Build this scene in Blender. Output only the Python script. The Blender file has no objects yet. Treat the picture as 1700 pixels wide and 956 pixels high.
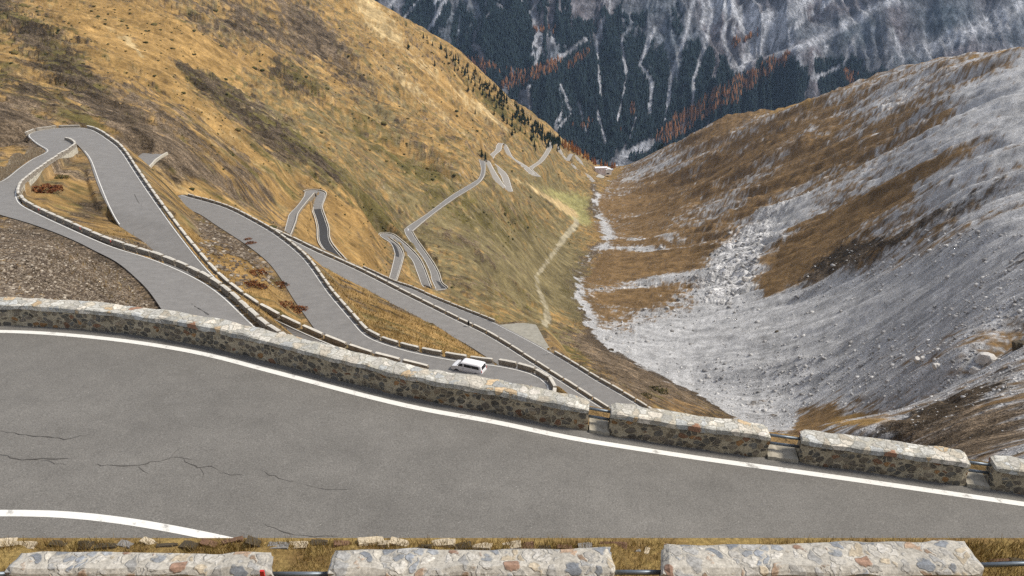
import bpy, bmesh, math, random, time
import numpy as np
from mathutils import Vector, kdtree
T0=time.time()
random.seed(7); rng=np.random.default_rng(7)
sc=bpy.context.scene; COL=sc.collection
# ------------------------------------------------------------------ camera model (surveying helper)
FOC=1228.0; PIT=math.radians(24.2); CP,SP=math.cos(PIT),math.sin(PIT)
def ray(u,v):
    x=(u-850)/FOC; y=(478-v)/FOC
    return np.array([x, CP+y*SP, -SP+y*CP])
def P(u,v,z):                      # sight line meets the level z
    d=ray(u,v); return d*(z/d[2])
def PY(u,v,y):                     # sight line at ground distance y
    d=ray(u,v); return d*(y/d[1])
def proj(x,y,z):
    dep=y*CP-z*SP; dep=np.maximum(dep,.1); up=y*SP+z*CP
    return 850+FOC*x/dep, 478-FOC*up/dep
# ------------------------------------------------------------------ noise
_T=np.random.default_rng(99).uniform(-1,1,1024*1024).astype(np.float32)
def vn(x,y,s=0):
    x=np.asarray(x,np.float32); y=np.asarray(y,np.float32)
    fx=np.floor(x); fy=np.floor(y); tx=x-fx; ty=y-fy
    tx=tx*tx*tx*(tx*(tx*6-15)+10); ty=ty*ty*ty*(ty*(ty*6-15)+10)
    ix=fx.astype(np.int32)+np.int32(s*131+7); iy=fy.astype(np.int32)+np.int32(s*57+3)
    x0=ix&1023; x1=(ix+1)&1023; y0=(iy&1023)<<10; y1=((iy+1)&1023)<<10
    a=_T[y0+x0]; b=_T[y0+x1]; c=_T[y1+x0]; d=_T[y1+x1]
    a=a+(b-a)*tx; c=c+(d-c)*tx
    return a+(c-a)*ty
def fbm(x,y,o=4,s=0,g=.5):
    r=0;a=1;t=0
    for i in range(o):
        r=r+a*vn(x*2**i+i*17.3,y*2**i-i*9.1,s+i); t+=a; a*=g
    return r/t
def ridged(x,y,o=4,s=0):
    r=0;a=1;t=0
    for i in range(o):
        r=r+a*(1-2*np.abs(vn(x*2**i+i*7.3,y*2**i-i*3.1,s+i))); t+=a; a*=.5
    return r/t
def ss(a,b,x):
    t=np.clip((x-a)/(b-a),0,1); return t*t*(3-2*t)
# ------------------------------------------------------------------ roads: surveyed edges
def catmull(pts,step):
    pts=[np.array(p,float) for p in pts]; n=len(pts); out=[]
    for i in range(n-1):
        p0=pts[max(i-1,0)];p1=pts[i];p2=pts[i+1];p3=pts[min(i+2,n-1)]
        L=np.linalg.norm(p2[:3]-p1[:3]); k=max(1,int(L/step))
        for j in range(k):
            t=j/k
            out.append(.5*((2*p1)+(-p0+p2)*t+(2*p0-5*p1+4*p2-p3)*t*t+(-p0+3*p1-3*p2+p3)*t**3))
    out.append(pts[-1]); return np.array(out)
def arclen(p):
    d=np.linalg.norm(np.diff(p[:,:2],axis=0),axis=1); return np.concatenate([[0],np.cumsum(d)])
def even(p,step):
    s=arclen(p); n=max(2,int(s[-1]/step)+1); t=np.linspace(0,s[-1],n)
    return np.stack([np.interp(t,s,p[:,k]) for k in range(p.shape[1])],1)
def smooth(p,n):
    p=p.copy()
    for _ in range(n): p[1:-1]=(p[:-2]+2*p[1:-1]+p[2:])/4
    return p
def zkey(n,keys):
    return np.interp(np.arange(n),[k for k,_ in keys],[z for _,z in keys])
def road_pairs(rows,keys,step=1.2,sm=6):
    zs=zkey(len(rows),keys)
    q=[np.concatenate([P(a,b,z),P(c,d,z)]) for (a,b,c,d),z in zip(rows,zs)]
    m=catmull(q,step); m=smooth(m,sm)
    return m[:,:3],m[:,3:]
def normals2(p):
    t=np.gradient(p[:,:2],axis=0); t/=np.linalg.norm(t,axis=1)[:,None]+1e-9
    return np.stack([-t[:,1],t[:,0]],1)      # left of travel
def offset(p,d,dz=0):
    q=p.copy(); q[:,:2]+=normals2(p)*np.asarray(d).reshape(-1,1) if np.ndim(d) else normals2(p)*d
    q[:,2]+=dz; return q
def road_edge(px,keys,width,side,step=1.2,sm=6):
    zs=zkey(len(px),keys); p=even(catmull([P(a,b,z) for (a,b),z in zip(px,zs)],step),step); p=smooth(p,sm)
    w=width if np.ndim(width)==0 else np.interp(np.linspace(0,1,len(p)),np.linspace(0,1,len(width)),width)
    q=offset(p,side*np.ones(len(p))*w); return p,smooth(q,sm*2)
ROADS={}
# nearest road, its valley-side line, running left to right
R0px=[(-420,566),(-200,553),(0,550),(88,554),(176,562),(265,574),(353,590.6),(441,614),(500,629),(590,653),(697,678.7),(820,700),(940,726),(1052,744),(1163,761),(1387,792),(1700,837),(2050,888),(2500,955)]
R0z=[(0,-10.3),(2,-10.7),(8,-11.1),(12,-11.6),(16,-12.6),(18,-13.6)]
ROADS['R0']=road_edge(R0px,R0z,8.0,-1,step=.5,sm=2)
AB=[(335,625,520,640),(300,560,462,572),(285,530,440,557),(272,511,421,542),(255,487,395,517),(237,467,360,485),(201,437,314,457),(167,419,250,430),(119,396,180,408),(55,371,100,373),(-12,351,60,354),(-66,329,33,339),(-60,318,26,325),(0,303,31,308),(33,279,55,288),(55,264,72,276),(74,255,94,261),(80,249,114,249),(62,238,122,241),(48,223.5,110,233),(70,216,104,233),(100,212.6,108,232),(147,214,125,236),(184,236,142,252),(201,252,152,267),(222,284,162,294),(246,320,173,322),(280,368,184,347),(304,400,199,373),(345,450,235,413),(380,482,280,450),(427,515,340,490),(464,534,390,515),(520,560,450,548),(590,588,520,582),(664,608,600,613),(740,627,690,647)]
ROADS['AB']=road_pairs(AB,[(0,-34),(1,-35),(9,-40),(18,-43.5),(22,-44.5),(27,-47),(32,-52),(36,-56)],step=1.0,sm=5)
HC=[(740,627,690,647),(790,640,755,675),(815,647,840,700),(824,650,905,700),(828,648,926,675),(826,643,927,650),(818,639,919,634),(806,637,904,624),(790,634,884,618),(772,631,853,612),(750,628,820,607)]
ROADS['HC']=road_pairs(HC,[(0,-56),(10,-57.3)],step=1.0,sm=5)
Cpx=[(820,607),(767,601),(725,593.5),(680,584.5),(655,577),(631,569.5),(606,558.5),(587,537),(567,513.5),(547,490),(539,479),(516,445.5),(501,427),(481,409),(454,388.6),(429,373.5),(392,353.5),(365,342),(337,334),(300,324)]
ROADS['C']=road_edge(Cpx,[(0,-57.3),(6,-58.5),(12,-62),(18,-67),(19,-68)],[6.2,6,6,6,6.2,6.6,7.2,7.8,7.8,7,6.5,6],1)
H3px=[(300,324),(262,306),(232,286),(223,272),(232,266.5),(250,264.5),(263,266),(268,272),(300,298)]
Dpx=[(330,348),(365,354),(400,366),(442,380),(487,400),(521,417),(560,434),(600,452.5),(640,473),(667,487),(717,512),(767,537),(796,550),(834,572),(876,599),(912,622),(947,644),(987,670.5),(1006,682),(1040,704),(1085,735)]
ROADS['D']=road_edge(Dpx,[(0,-73),(6,-80),(12,-85),(20,-89)],6.0,-1)
Epx=[(1180,770),(1105,705),(1046,665),(987,631),(954,610),(912,585),(870,562),(833,543),(817,535),(784,522),(750,508.5),(717,495),(684,480),(650,468),(618,453),(580,436),(540,418),(500,400),(475,390)]
ROADS['E']=road_edge(Epx,[(0,-91),(4,-94),(12,-110),(18,-132)],6.0,1)
H5=[(462,412,474,414),(468,398,477,400),(472.6,383.5,482.7,386.6),(477.7,365,489,370),(481,355,492.7,356.5),(494,341.5,505,340),(505,326,516.6,326.4),(508,317.5,520,322.5),(523,316,522,322),(539,320,524,323.5),(537,332,521.5,335),(533,345,520,346.5),(539,364,525,361.5),(544,380,529,378),(545,395,530,397),(551,408,536,410),(571,431,556,431),(596,455,582,458)]
ROADS['H5']=road_pairs(H5,[(0,-136),(8,-144),(17,-158)],step=1.5,sm=2)
G=[(640,475,652,478),(647,459,658,462),(655,427,667,432),(655,418,668,421),(648.5,403.5,661,408),(631,391,646,396),(637,387.5,646,395.5),(650,389,648,397),(662,397,655,404),(677,410,669,417),(694,428,684,431),(704,447,692,450),(715,477,699,469),(718,480,704,482),(721,480.5,716,486),(724,479.5,741,480),(717,464,732,470),(714,450,727,454),(702,427,716,434),(680,398.5,692,400),(672,383.4,684,386),(677,376,685,383),(710,354,716,357),(748.7,325,755,329),(784,303.6,789,308),(795.5,295,802,294),(799,280,805,278),(795,264,804,267)]
ROADS['G']=road_pairs(G,[(0,-188),(7,-196),(14,-206),(20,-213),(27,-240)],step=2,sm=1)
def road_center(px,keys,width,step=4):
    zs=zkey(len(px),keys); p=even(catmull([P(a,b,z) for (a,b),z in zip(px,zs)],step),step); p=smooth(p,2)
    return offset(p,width/2),offset(p,-width/2)
Kpx=[(800,265),(806,266),(814,281),(829,305),(839,315),(845,318),(843,310),(837,291),(825,278.5),(814,268.5),(817,258),(827,249),(829,241),(834,237),(839,245),(847,261),(860,269),(872,277),(884,289),(893,293),(886,287),(881,279.5),(898,267),(910,250),(916,236),(921,236),(927,247),(933,258),(942,267),(957,281),(965,284),(976,291),(986,303)]
ROADS['K']=road_center(Kpx,[(0,-240),(5,-260),(13,-290),(19,-325),(24,-370),(32,-452)],8.5)
ROADS['V']=road_center([(942,267),(950,255),(958,262),(966,271),(971,277)],[(0,-405),(4,-440)],9)
# visible loop of the third bend, seen past the upper parapet
ROADS['H3']=road_pairs([(238,254,276,256),(228,261,262,264),(222,268,254,271),(220,276,247,279),(223,286,241,289),(228,296,238,301),(233,309,243,316)],[(0,-70),(6,-71.5)],step=1.0,sm=3)
# ------------------------------------------------------------------ terrain control points
ctl=[]
def addp(p): ctl.append((p[0],p[1],p[2]))
for k,(l,r) in ROADS.items():
    c=(l+r)/2; stp={'R0':2.5,'AB':9,'HC':9,'C':9,'D':14,'E':14,'H5':22,'G':30,'K':60,'V':60,'H3':9}[k]
    for p in even(c,stp): addp(p)
for u,v,y in [(0,190,240),(-150,150,300),(0,140,320),(0,90,440),(0,40,570),(0,0,700),(-150,0,600),(-300,200,250),(-300,50,450),(120,190,300),(200,200,340),(200,150,410),(200,100,520),(200,0,800),(300,240,330),(300,150,500),(300,50,730),(300,0,880),
 (400,310,370),(400,200,550),(400,100,760),(400,0,1000),(500,270,520),(500,200,680),(500,100,930),(500,0,1200),(600,380,470),(600,300,600),(600,200,830),(600,100,1080),(600,10,1350),(700,300,740),(700,200,1000),(700,100,1280),(690,50,1450),(750,85,1500),(800,200,1300),(800,130,1560),(860,180,1650),(917,222,1720),(955,250,1850),
 (200,-150,1150),(400,-120,1400),(0,-180,1100),(520,-50,1450),(-300,-150,900),
 (800,450,560),(800,370,720),(850,450,650),(850,350,930),(900,300,1330),(900,400,920),(940,400,1020),(965,370,1185),(932,450,835),(935,340,1320),(900,480,720),(850,520,590),(900,545,585),(700,440,490),(940,600,330),(950,570,470),
 (1000,570,600),(980,540,660),(960,480,790),(1000,400,1065),(985,330,1412),(1010,300,1640),(995,288,1767),(1040,275,1850),(1150,640,500),(1300,700,380),(1220,670,430),(1060,620,420),(1100,670,290),(1200,700,310),
 (1100,245,1800),(1200,205,1620),(1320,177,1450),(1400,155,1350),(1500,125,1220),(1590,103,1110),(1640,99,1060),(1700,101,1010),(1800,110,950),(1950,100,880),
 (1600,200,830),(1600,300,640),(1600,400,490),(1600,500,370),(1600,600,260),(1500,200,1030),(1500,300,780),(1500,400,600),(1500,500,460),(1500,600,345),(1500,660,270),(1400,200,1200),(1400,300,930),(1400,400,720),(1400,500,560),(1400,600,430),(1400,670,330),(1300,220,1300),(1300,300,1080),(1300,400,850),(1300,500,650),(1300,600,490),(1200,250,1450),(1200,300,1280),(1200,400,960),(1200,500,720),(1200,600,540),(1100,300,1500),(1100,400,1030),(1100,500,750),(1100,560,630),
 (1700,570,190),(1700,500,290),(1700,400,400),(1700,300,560),(1700,200,760),(1850,500,240),(1850,300,480),(1850,200,650),
 (1700,720,75),(1700,650,105),(1700,600,135),(1620,690,100),(1580,658,135),(1520,700,115),(1480,693,135),(1420,715,120),(1400,697,150),(1340,712,160),(1850,700,70),(1850,600,120)]:
    addp(PY(u,v,y))
def HID(u,y,z):
    dep=y*CP-z*SP; addp(((u-850)/FOC*dep,y,z))
for u,y,z in [(1300,60,-56),(1300,110,-100),(1200,60,-54),(1200,130,-112),(1300,220,-185),(1100,70,-58),(1500,40,-34),(1600,35,-29),(1450,70,-56),(900,50,-38),(700,50,-36),(500,50,-33),(1000,60,-45),(800,75,-48),
 (0,60,-24),(150,50,-23),(-200,60,-25),(-300,110,-38),
 (1700,240,-150),(1580,200,-150),(1460,200,-158),
 (600,1700,-200),(750,1800,-330),(860,2000,-480),(930,2150,-620),(990,2250,-680),(1100,2150,-600),(1200,1950,-520),(1350,1750,-430),(1500,1600,-370),(1640,1450,-330),(1800,1350,-320),(1950,1200,-300),
 (300,1700,-250),(0,1700,-250),(-300,1700,-250),(500,2300,-700),(800,2450,-760),(1100,2500,-780),(1500,2300,-700),(1900,2200,-700),(200,2400,-700),(-200,2400,-700),
 (-500,120,-35),(-500,400,-10),(-500,900,40),(2100,100,-50),(2100,300,-80),(2100,700,-60),(2100,40,-25),(-600,40,-18)]:
    HID(u,y,z)
ctl=np.array(ctl)
def tps(ctrl,SX=1.6,lam=2e-4):
    th=np.arctan2(ctrl[:,0],ctrl[:,1])*SX; lr=np.log(np.hypot(ctrl[:,0],ctrl[:,1])); val=ctrl[:,2]/np.exp(lr)
    X=np.stack([th,lr],1); n=len(X)
    def K(a,b):
        d=((a[:,None,:]-b[None])**2).sum(2); return .5*d*np.log(d+1e-12)
    A=np.zeros((n+3,n+3)); A[:n,:n]=K(X,X)+np.eye(n)*lam; A[:n,n]=1;A[:n,n+1:]=X;A[n,:n]=1;A[n+1:,:n]=X.T
    w=np.linalg.solve(A,np.concatenate([val,[0,0,0]]))
    def f(th,lr):
        q=np.stack([th*SX,lr],1); out=np.empty(len(q))
        for i in range(0,len(q),20000):
            c=q[i:i+20000]; out[i:i+20000]=K(c,X)@w[:n]+w[n]+c@w[n+1:]
        return out
    return f
def refine(c,nt,nr,k):
    """cubic-ish upsample of a coarse regular grid by k"""
    def up(a,n):
        m=a.shape[0]; t=np.linspace(0,m-1,n); i=np.clip(np.floor(t).astype(int),0,m-2); f=(t-i)[:,None]
        p0=a[np.maximum(i-1,0)];p1=a[i];p2=a[i+1];p3=a[np.minimum(i+2,m-1)]
        return .5*((2*p1)+(-p0+p2)*f+(2*p0-5*p1+4*p2-p3)*f*f+(-p0+3*p1-3*p2+p3)*f**3)
    return up(up(c,nr).T,nt).T
class Grid:
    def __init__(s,th,lr): s.th=th; s.lr=lr; s.TH,s.LR=np.meshgrid(th,lr); R=np.exp(s.LR); s.R=R; s.X=R*np.sin(s.TH); s.Y=R*np.cos(s.TH)
    def at(s,x,y,A=None):
        A=s.Z if A is None else A
        t=np.arctan2(x,y); l=np.log(np.hypot(x,y))
        i=np.clip(np.interp(t,s.th,np.arange(len(s.th))),0,len(s.th)-1.001); j=np.clip((l-s.lr[0])/(s.lr[1]-s.lr[0]),0,len(s.lr)-1.001)
        i0=np.floor(i).astype(int);j0=np.floor(j).astype(int);fi=i-i0;fj=j-j0
        return (A[j0,i0]*(1-fi)+A[j0,i0+1]*fi)*(1-fj)+(A[j0+1,i0]*(1-fi)+A[j0+1,i0+1]*fi)*fj
th=np.radians(np.concatenate([np.arange(-56,-38,.4),np.arange(-38,38.001,.075),np.arange(38.4,56.1,.4)]))
lr=np.arange(math.log(9.0),math.log(2480),.0042)
g=Grid(th,lr); NT,NR=len(th),len(lr)
f=tps(ctl)
cth=np.radians(np.linspace(-56,56,230)); clr=np.linspace(lr[0],lr[-1],260)
CT,CL=np.meshgrid(cth,clr); cz=f(CT.ravel(),CL.ravel()).reshape(CT.shape)
_cg=Grid(cth,clr); _cg.Z=cz
def cubic(cg,TH,LR):
    A=cg.Z; i=(TH-cg.th[0])/(cg.th[1]-cg.th[0]); j=(LR-cg.lr[0])/(cg.lr[1]-cg.lr[0])
    i0=np.clip(np.floor(i).astype(int),1,len(cg.th)-3); j0=np.clip(np.floor(j).astype(int),1,len(cg.lr)-3); fi=i-i0; fj=j-j0
    def w(t): return [(-t+2*t*t-t**3)/2,(2-5*t*t+3*t**3)/2,(t+4*t*t-3*t**3)/2,(-t*t+t**3)/2]
    wi=w(fi);wj=w(fj);r=0
    for a in range(4):
        for b in range(4): r=r+A[j0+a-1,i0+b-1]*wj[a]*wi[b]
    return r
base=cubic(_cg,g.TH,g.LR)*g.R
print('tps',time.time()-T0,base.min(),base.max())
X,Y,R=g.X,g.Y,g.R
U,V=proj(X,Y,base)
# side of the valley: right of the stream line
sx=np.interp(Y,[0,200,300,380,500,600,660,790,1065,1412,1640,1850,2400],[25,50,95,140,128,80,72,75,135,165,225,300,400])
RS=ss(-9,9,(X-sx)/np.maximum(R,60)*300+6*fbm(X/20,Y/20,3,3))      # 1 = right-hand slope
wx=fbm(X/90,Y/90,3,5)*14; wy=fbm(X/90,Y/90,3,9)*14
la,ll=Y+wy, X+wx                                 # left: across, along the fall line
ra,rl=.85*Y+.53*X+wy*1.0, -.85*X+.53*Y+wx
scl=np.clip(R/400,.25,2.0)
def pix(a): return a
# ------------------------------------------------------------------ ground classes
CLS=['gold','olive','greyrock','scree','white','brown','dark','sunlit_meadow','rust','tan','ivory','green','drab']
PAL={'gold':(.31,.195,.074),'olive':(.115,.095,.035),'greyrock':(.145,.108,.072),'scree':(.43,.43,.43),'white':(.52,.515,.51),'brown':(.185,.118,.055),'dark':(.085,.064,.043),'sunlit_meadow':(.27,.25,.105),'rust':(.13,.05,.026),'tan':(.33,.29,.20),'ivory':(.44,.33,.17),'green':(.10,.115,.045),'drab':(.165,.135,.068)}
S={c:np.zeros_like(base)-1.2 for c in CLS}
S['gold']=np.where(RS<.5,.75,-.9)*1.0; S['brown']=np.where(RS>.5,.55,-1.0); S['scree']=np.where(RS>.5,.35,-1.4)
S['olive']=np.where(RS<.5,.08,-1.0); S['greyrock']=np.where(RS<.5,.15,-.5); S['dark']=np.where(RS<.5,-.3,-.9); S['drab']=np.where(RS<.5,.25,-.9); S['ivory']=np.where(RS<.5,-.1,-1.2); S['gold']=S['gold']+.05; S['white']=np.where(RS>.5,-.75,-1.6); RSd=RS*.0
def blob(u,v,ru,rv,ang,c,s,e=1.0):
    a=math.radians(ang); dx=U-u; dy=V-v
    p=(dx*math.cos(a)+dy*math.sin(a))/ru; q=(-dx*math.sin(a)+dy*math.cos(a))/rv
    S[c]+=s*np.exp(-(p*p+q*q)**e)
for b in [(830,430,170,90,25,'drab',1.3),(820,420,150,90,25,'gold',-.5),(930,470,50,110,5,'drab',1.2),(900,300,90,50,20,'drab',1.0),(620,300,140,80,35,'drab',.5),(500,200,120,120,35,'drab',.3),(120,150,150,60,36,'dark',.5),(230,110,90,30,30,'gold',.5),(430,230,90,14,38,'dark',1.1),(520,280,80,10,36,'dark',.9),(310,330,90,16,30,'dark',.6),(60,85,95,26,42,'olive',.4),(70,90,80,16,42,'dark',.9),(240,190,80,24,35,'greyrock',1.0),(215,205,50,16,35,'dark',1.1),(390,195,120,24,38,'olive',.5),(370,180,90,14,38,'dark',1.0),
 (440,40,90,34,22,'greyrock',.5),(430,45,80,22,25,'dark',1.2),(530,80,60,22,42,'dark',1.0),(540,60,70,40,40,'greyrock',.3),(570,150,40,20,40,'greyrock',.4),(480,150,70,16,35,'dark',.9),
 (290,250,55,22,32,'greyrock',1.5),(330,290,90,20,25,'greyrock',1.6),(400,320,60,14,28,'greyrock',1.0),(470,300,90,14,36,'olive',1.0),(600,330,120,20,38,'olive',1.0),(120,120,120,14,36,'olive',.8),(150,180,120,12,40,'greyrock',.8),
 (620,30,50,16,40,'ivory',1.3),(250,60,140,30,22,'gold',.7),(560,130,60,16,45,'gold',.8),(700,165,120,14,40,'ivory',1.0),(815,202,40,7,35,'ivory',1.8),(740,185,60,9,42,'gold',1.2),(180,60,60,4,28,'ivory',1.1),(228,88,24,3,42,'ivory',2.2),
 (40,215,60,26,25,'greyrock',2.6),(20,200,60,40,0,'greyrock',1.2),(130,430,170,60,12,'greyrock',2.6),(90,395,140,16,15,'greyrock',.6),(120,430,100,20,15,'rust',.75),(200,470,60,16,20,'rust',.8),(60,470,80,10,10,'gold',.7),
 (110,330,50,40,40,'olive',.6),(120,345,50,10,30,'rust',.6),(150,320,30,50,60,'greyrock',.9),(150,350,60,14,30,'gold',.7),(390,400,60,30,35,'greyrock',1.9),(360,375,60,16,30,'greyrock',1.2),(420,470,60,16,40,'gold',1.2),(440,500,50,12,30,'rust',.7),(520,540,60,12,30,'olive',.9),(330,440,40,40,50,'gold',.8),
 (640,500,80,16,30,'greyrock',.8),(700,545,120,18,28,'gold',.8),(620,450,120,8,28,'gold',.8),(760,570,50,10,30,'brown',1.3),(800,580,60,9,30,'rust',.9),(590,500,60,16,40,'greyrock',.6),
 (520,370,60,30,60,'gold',.5),(600,400,60,30,50,'gold',.4),(570,350,60,14,30,'gold',.7),
 (800,370,90,22,36,'olive',1.0),(830,360,60,16,36,'green',.9),(880,375,50,14,36,'olive',1.3),(780,410,120,16,32,'green',.8),(720,300,80,24,36,'olive',.6),(760,400,60,14,30,'greyrock',.7),(830,430,90,14,30,'greyrock',.9),(800,490,100,20,20,'greyrock',.6),(860,500,60,30,10,'olive',.8),(620,240,120,20,38,'olive',.7),(700,250,60,12,36,'greyrock',.8),(860,230,60,10,38,'green',1.3),(830,185,90,9,40,'olive',1.4),(770,300,20,10,30,'white',.9),(745,270,40,20,30,'tan',.6),
 (890,310,60,16,20,'sunlit_meadow',1.6),(920,285,70,16,15,'sunlit_meadow',1.5),(935,345,60,20,20,'sunlit_meadow',1.2),(965,330,30,30,0,'sunlit_meadow',1.0),(960,300,30,14,0,'green',1.2),(905,330,60,5,28,'ivory',2.4),(945,350,34,7,40,'ivory',3.0),(965,365,28,12,30,'sunlit_meadow',2.6),(985,385,25,14,40,'green',1.2),(950,330,60,16,10,'sunlit_meadow',1.4),(940,420,30,40,0,'sunlit_meadow',.5),(935,500,25,50,0,'olive',.8),(930,490,30,60,0,'sunlit_meadow',.7),(925,520,25,30,0,'gold',.9),(960,440,25,40,0,'olive',.6),  # yellow-green valley grass, with a patch of sunlight painted into its colour
 (960,560,50,14,25,'greyrock',1.1),(1000,600,70,16,25,'greyrock',1.6),(1050,640,80,14,25,'brown',.9),(1130,670,70,14,15,'brown',1.9),(1180,640,90,14,25,'greyrock',1.3),(1100,610,90,12,25,'scree',.9),(1080,590,60,14,20,'greyrock',1.2),(920,580,50,6,28,'brown',1.4),(1090,655,24,10,25,'olive',2.2),(1270,690,40,16,30,'greyrock',1.7),
 # right slope
 (1430,560,330,60,-14,'scree',2.6),(1350,560,240,45,-12,'scree',1.0),(1200,600,160,50,5,'scree',2.2),(1600,470,160,40,-27,'scree',1.4),(1500,640,180,30,-8,'scree',1.8),(1660,400,90,18,-28,'scree',2.6),(1450,500,160,16,-22,'scree',1.4),(1050,575,60,14,0,'scree',1.0),
 (1630,480,110,16,-26,'dark',1.8),(1560,510,80,10,-28,'brown',1.3),(1660,500,60,16,-20,'dark',1.2),(1480,620,80,14,-10,'rust',.9),(1420,600,60,10,-10,'dark',.7),(1580,590,60,10,-20,'rust',.7),
 (1215,460,40,34,-40,'white',2.9),(1240,430,46,14,-55,'white',2.0),(1200,490,34,10,-20,'white',1.7),(1250,500,40,16,-30,'scree',1.2),(1290,350,60,18,-35,'white',1.3),(1320,370,50,14,-35,'scree',1.4),(1330,430,66,20,-38,'brown',1.9),(1380,440,60,20,-25,'dark',1.5),(1440,410,60,20,-25,'dark',1.0),(1300,455,40,14,-45,'brown',2.0),
 (1600,260,200,60,-25,'scree',1.1),(1650,330,120,40,-25,'scree',1.2),(1650,200,100,40,-20,'scree',1.3),(1500,170,90,18,-30,'white',1.0),(1450,180,80,24,-30,'scree',1.2),(1640,150,90,26,-20,'scree',1.2),(1580,330,120,14,-30,'white',.5),(1560,180,120,14,-28,'rust',.6),(1560,200,90,10,-35,'brown',.9),
 (1380,230,120,14,-32,'brown',1.1),(1260,260,130,20,-30,'brown',1.2),(1330,300,130,14,-32,'brown',1.5),(1200,215,70,12,-28,'brown',1.2),(1500,310,150,9,-26,'brown',1.5),(1500,330,130,5,-22,'gold',1.3),(1440,260,60,8,-40,'brown',1.0),(1330,178,20,5,5,'gold',3.2),(1300,185,40,8,-10,'gold',2.4),(1230,205,40,5,-25,'gold',1.6),(1640,100,40,3,0,'gold',3.4),(1330,230,40,10,-35,'scree',1.2),(1290,270,70,9,-35,'scree',1.0),(1120,270,90,12,-25,'scree',.9),(1070,285,50,9,-30,'scree',1.0),(1390,210,50,14,-30,'white',.9),
 (1230,250,220,60,-20,'brown',.5),(1230,250,220,60,-20,'scree',-.3),(1560,220,160,70,-22,'white',.5),(1250,330,160,60,-20,'brown',.2),(1080,330,90,40,-10,'brown',.9),(1100,385,90,14,-8,'gold',.9),(1080,400,80,4,5,'scree',2.4),(1075,412,90,4.5,3,'white',2.1),(1060,428,80,3.5,3,'white',1.4),(1085,474,85,8,-6,'white',2.5),(1030,482,50,5,-3,'white',1.3),(1040,540,70,4,2,'white',1.8),(1070,440,100,60,0,'brown',1.0),(1070,440,100,60,0,'gold',.8),(1060,440,110,60,0,'scree',-1.2),(1060,440,110,60,0,'white',-.6),(1060,415,100,5,3,'scree',3.0),(1080,474,90,8,-6,'scree',3.0),(1050,450,60,12,0,'gold',.7),(1050,500,60,20,0,'brown',1.2),(1130,440,80,12,-15,'brown',1.0),(1120,520,80,14,-15,'rust',.7),(1130,505,90,9,-20,'scree',.9),(1180,350,100,14,-30,'scree',.8),
 (1600,715,150,45,-12,'white',-1.0),(1600,715,150,40,-12,'brown',-1.0),(1600,715,160,45,-12,'dark',1.0),(1600,715,160,45,-12,'greyrock',1.2),(1560,680,120,14,-22,'dark',2.0),(1580,662,25,8,-20,'dark',2.4),(1600,720,120,34,-15,'dark',1.1),(1600,725,130,34,-15,'greyrock',1.1),(1620,735,90,20,-15,'rust',.7),(1650,720,80,20,-15,'white',.55),(1420,700,75,8,-3,'gold',3.0),(1350,700,40,12,-25,'brown',2.6),(1640,640,90,16,-25,'dark',1.5),
 (1080,640,110,30,22,'greyrock',1.9),(1010,600,60,16,25,'brown',1.4),(950,590,60,14,28,'olive',1.4),(1140,690,80,20,20,'brown',1.6),(1000,265,14,5,-20,'gold',1),(1050,265,50,9,-25,'scree',.8)]:
    blob(*b)
def poly_mask(px,w):
    """distance in photo units from a surveyed line, narrow bands such as stream bed and path"""
    px=np.array(px,float); d=np.full(U.shape,1e9)
    m=(U>px[:,0].min()-25)&(U<px[:,0].max()+25)&(V>px[:,1].min()-25)&(V<px[:,1].max()+25)
    u=U[m];v=V[m];dd=np.full(u.shape,1e9)
    for i in range(len(px)-1):
        a=px[i];b=px[i+1];ab=b-a;t=np.clip(((u-a[0])*ab[0]+(v-a[1])*ab[1])/(ab@ab),0,1)
        ww=w[i]*(1-t)+w[i+1]*t
        dd=np.minimum(dd,np.hypot(u-a[0]-t*ab[0],v-a[1]-t*ab[1])/ww)
    d[m]=dd; return d
jit=fbm(X/12,Y/12,3,77)*.6
pathd=poly_mask([(905,548),(909,530),(906,510),(897,490),(890,462),(905,440),(922,418),(938,395),(958,372),(952,355),(940,345)],[9,9,7,6,6,6,7,7,6,4,3])+jit*.5
strd=poly_mask([(1300,705),(1230,680),(1150,640),(1060,600),(1000,565),(985,548),(975,520),(958,500),(950,480),(952,462),(965,445),(985,420),(1000,405),(1012,390),(1000,370),(985,345),(990,325),(985,310)],[22,18,14,13,12,11,9,9,12,13,13,9,7,8,7,6,5,4])+jit
S['tan']+=3.4*np.exp(-pathd**4); 
S['scree']+=2.6*np.exp(-strd**2); S['white']+=1.5*np.exp(-(strd*1.8)**2)*(ss(-.2,.5,fbm(X/9,Y/9,3,31))); S['greyrock']+=1.4*np.exp(-(strd*.7)**2)
def band(px,w,c,s,e=2.4):
    d=poly_mask(px,w if isinstance(w,list) else [w]*len(px))+jit*.5
    for cc,sv in zip(c,s): S[cc]+=sv*np.exp(-np.abs(d)**e)
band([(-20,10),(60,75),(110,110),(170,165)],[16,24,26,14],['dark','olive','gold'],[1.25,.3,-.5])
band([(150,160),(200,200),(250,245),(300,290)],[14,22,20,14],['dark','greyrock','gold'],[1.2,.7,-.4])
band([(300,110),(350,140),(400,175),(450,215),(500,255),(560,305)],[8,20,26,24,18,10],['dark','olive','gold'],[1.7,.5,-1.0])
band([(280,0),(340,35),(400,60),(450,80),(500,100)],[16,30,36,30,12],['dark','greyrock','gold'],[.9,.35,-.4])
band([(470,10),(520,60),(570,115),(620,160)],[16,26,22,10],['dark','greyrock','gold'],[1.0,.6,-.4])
band([(270,195),(330,235),(400,290),(450,320)],[10,14,14,8],['dark','greyrock'],[1.2,.8]); band([(430,110),(500,140),(540,165)],[8,16,10],['dark','olive'],[1.1,.8])
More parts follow.
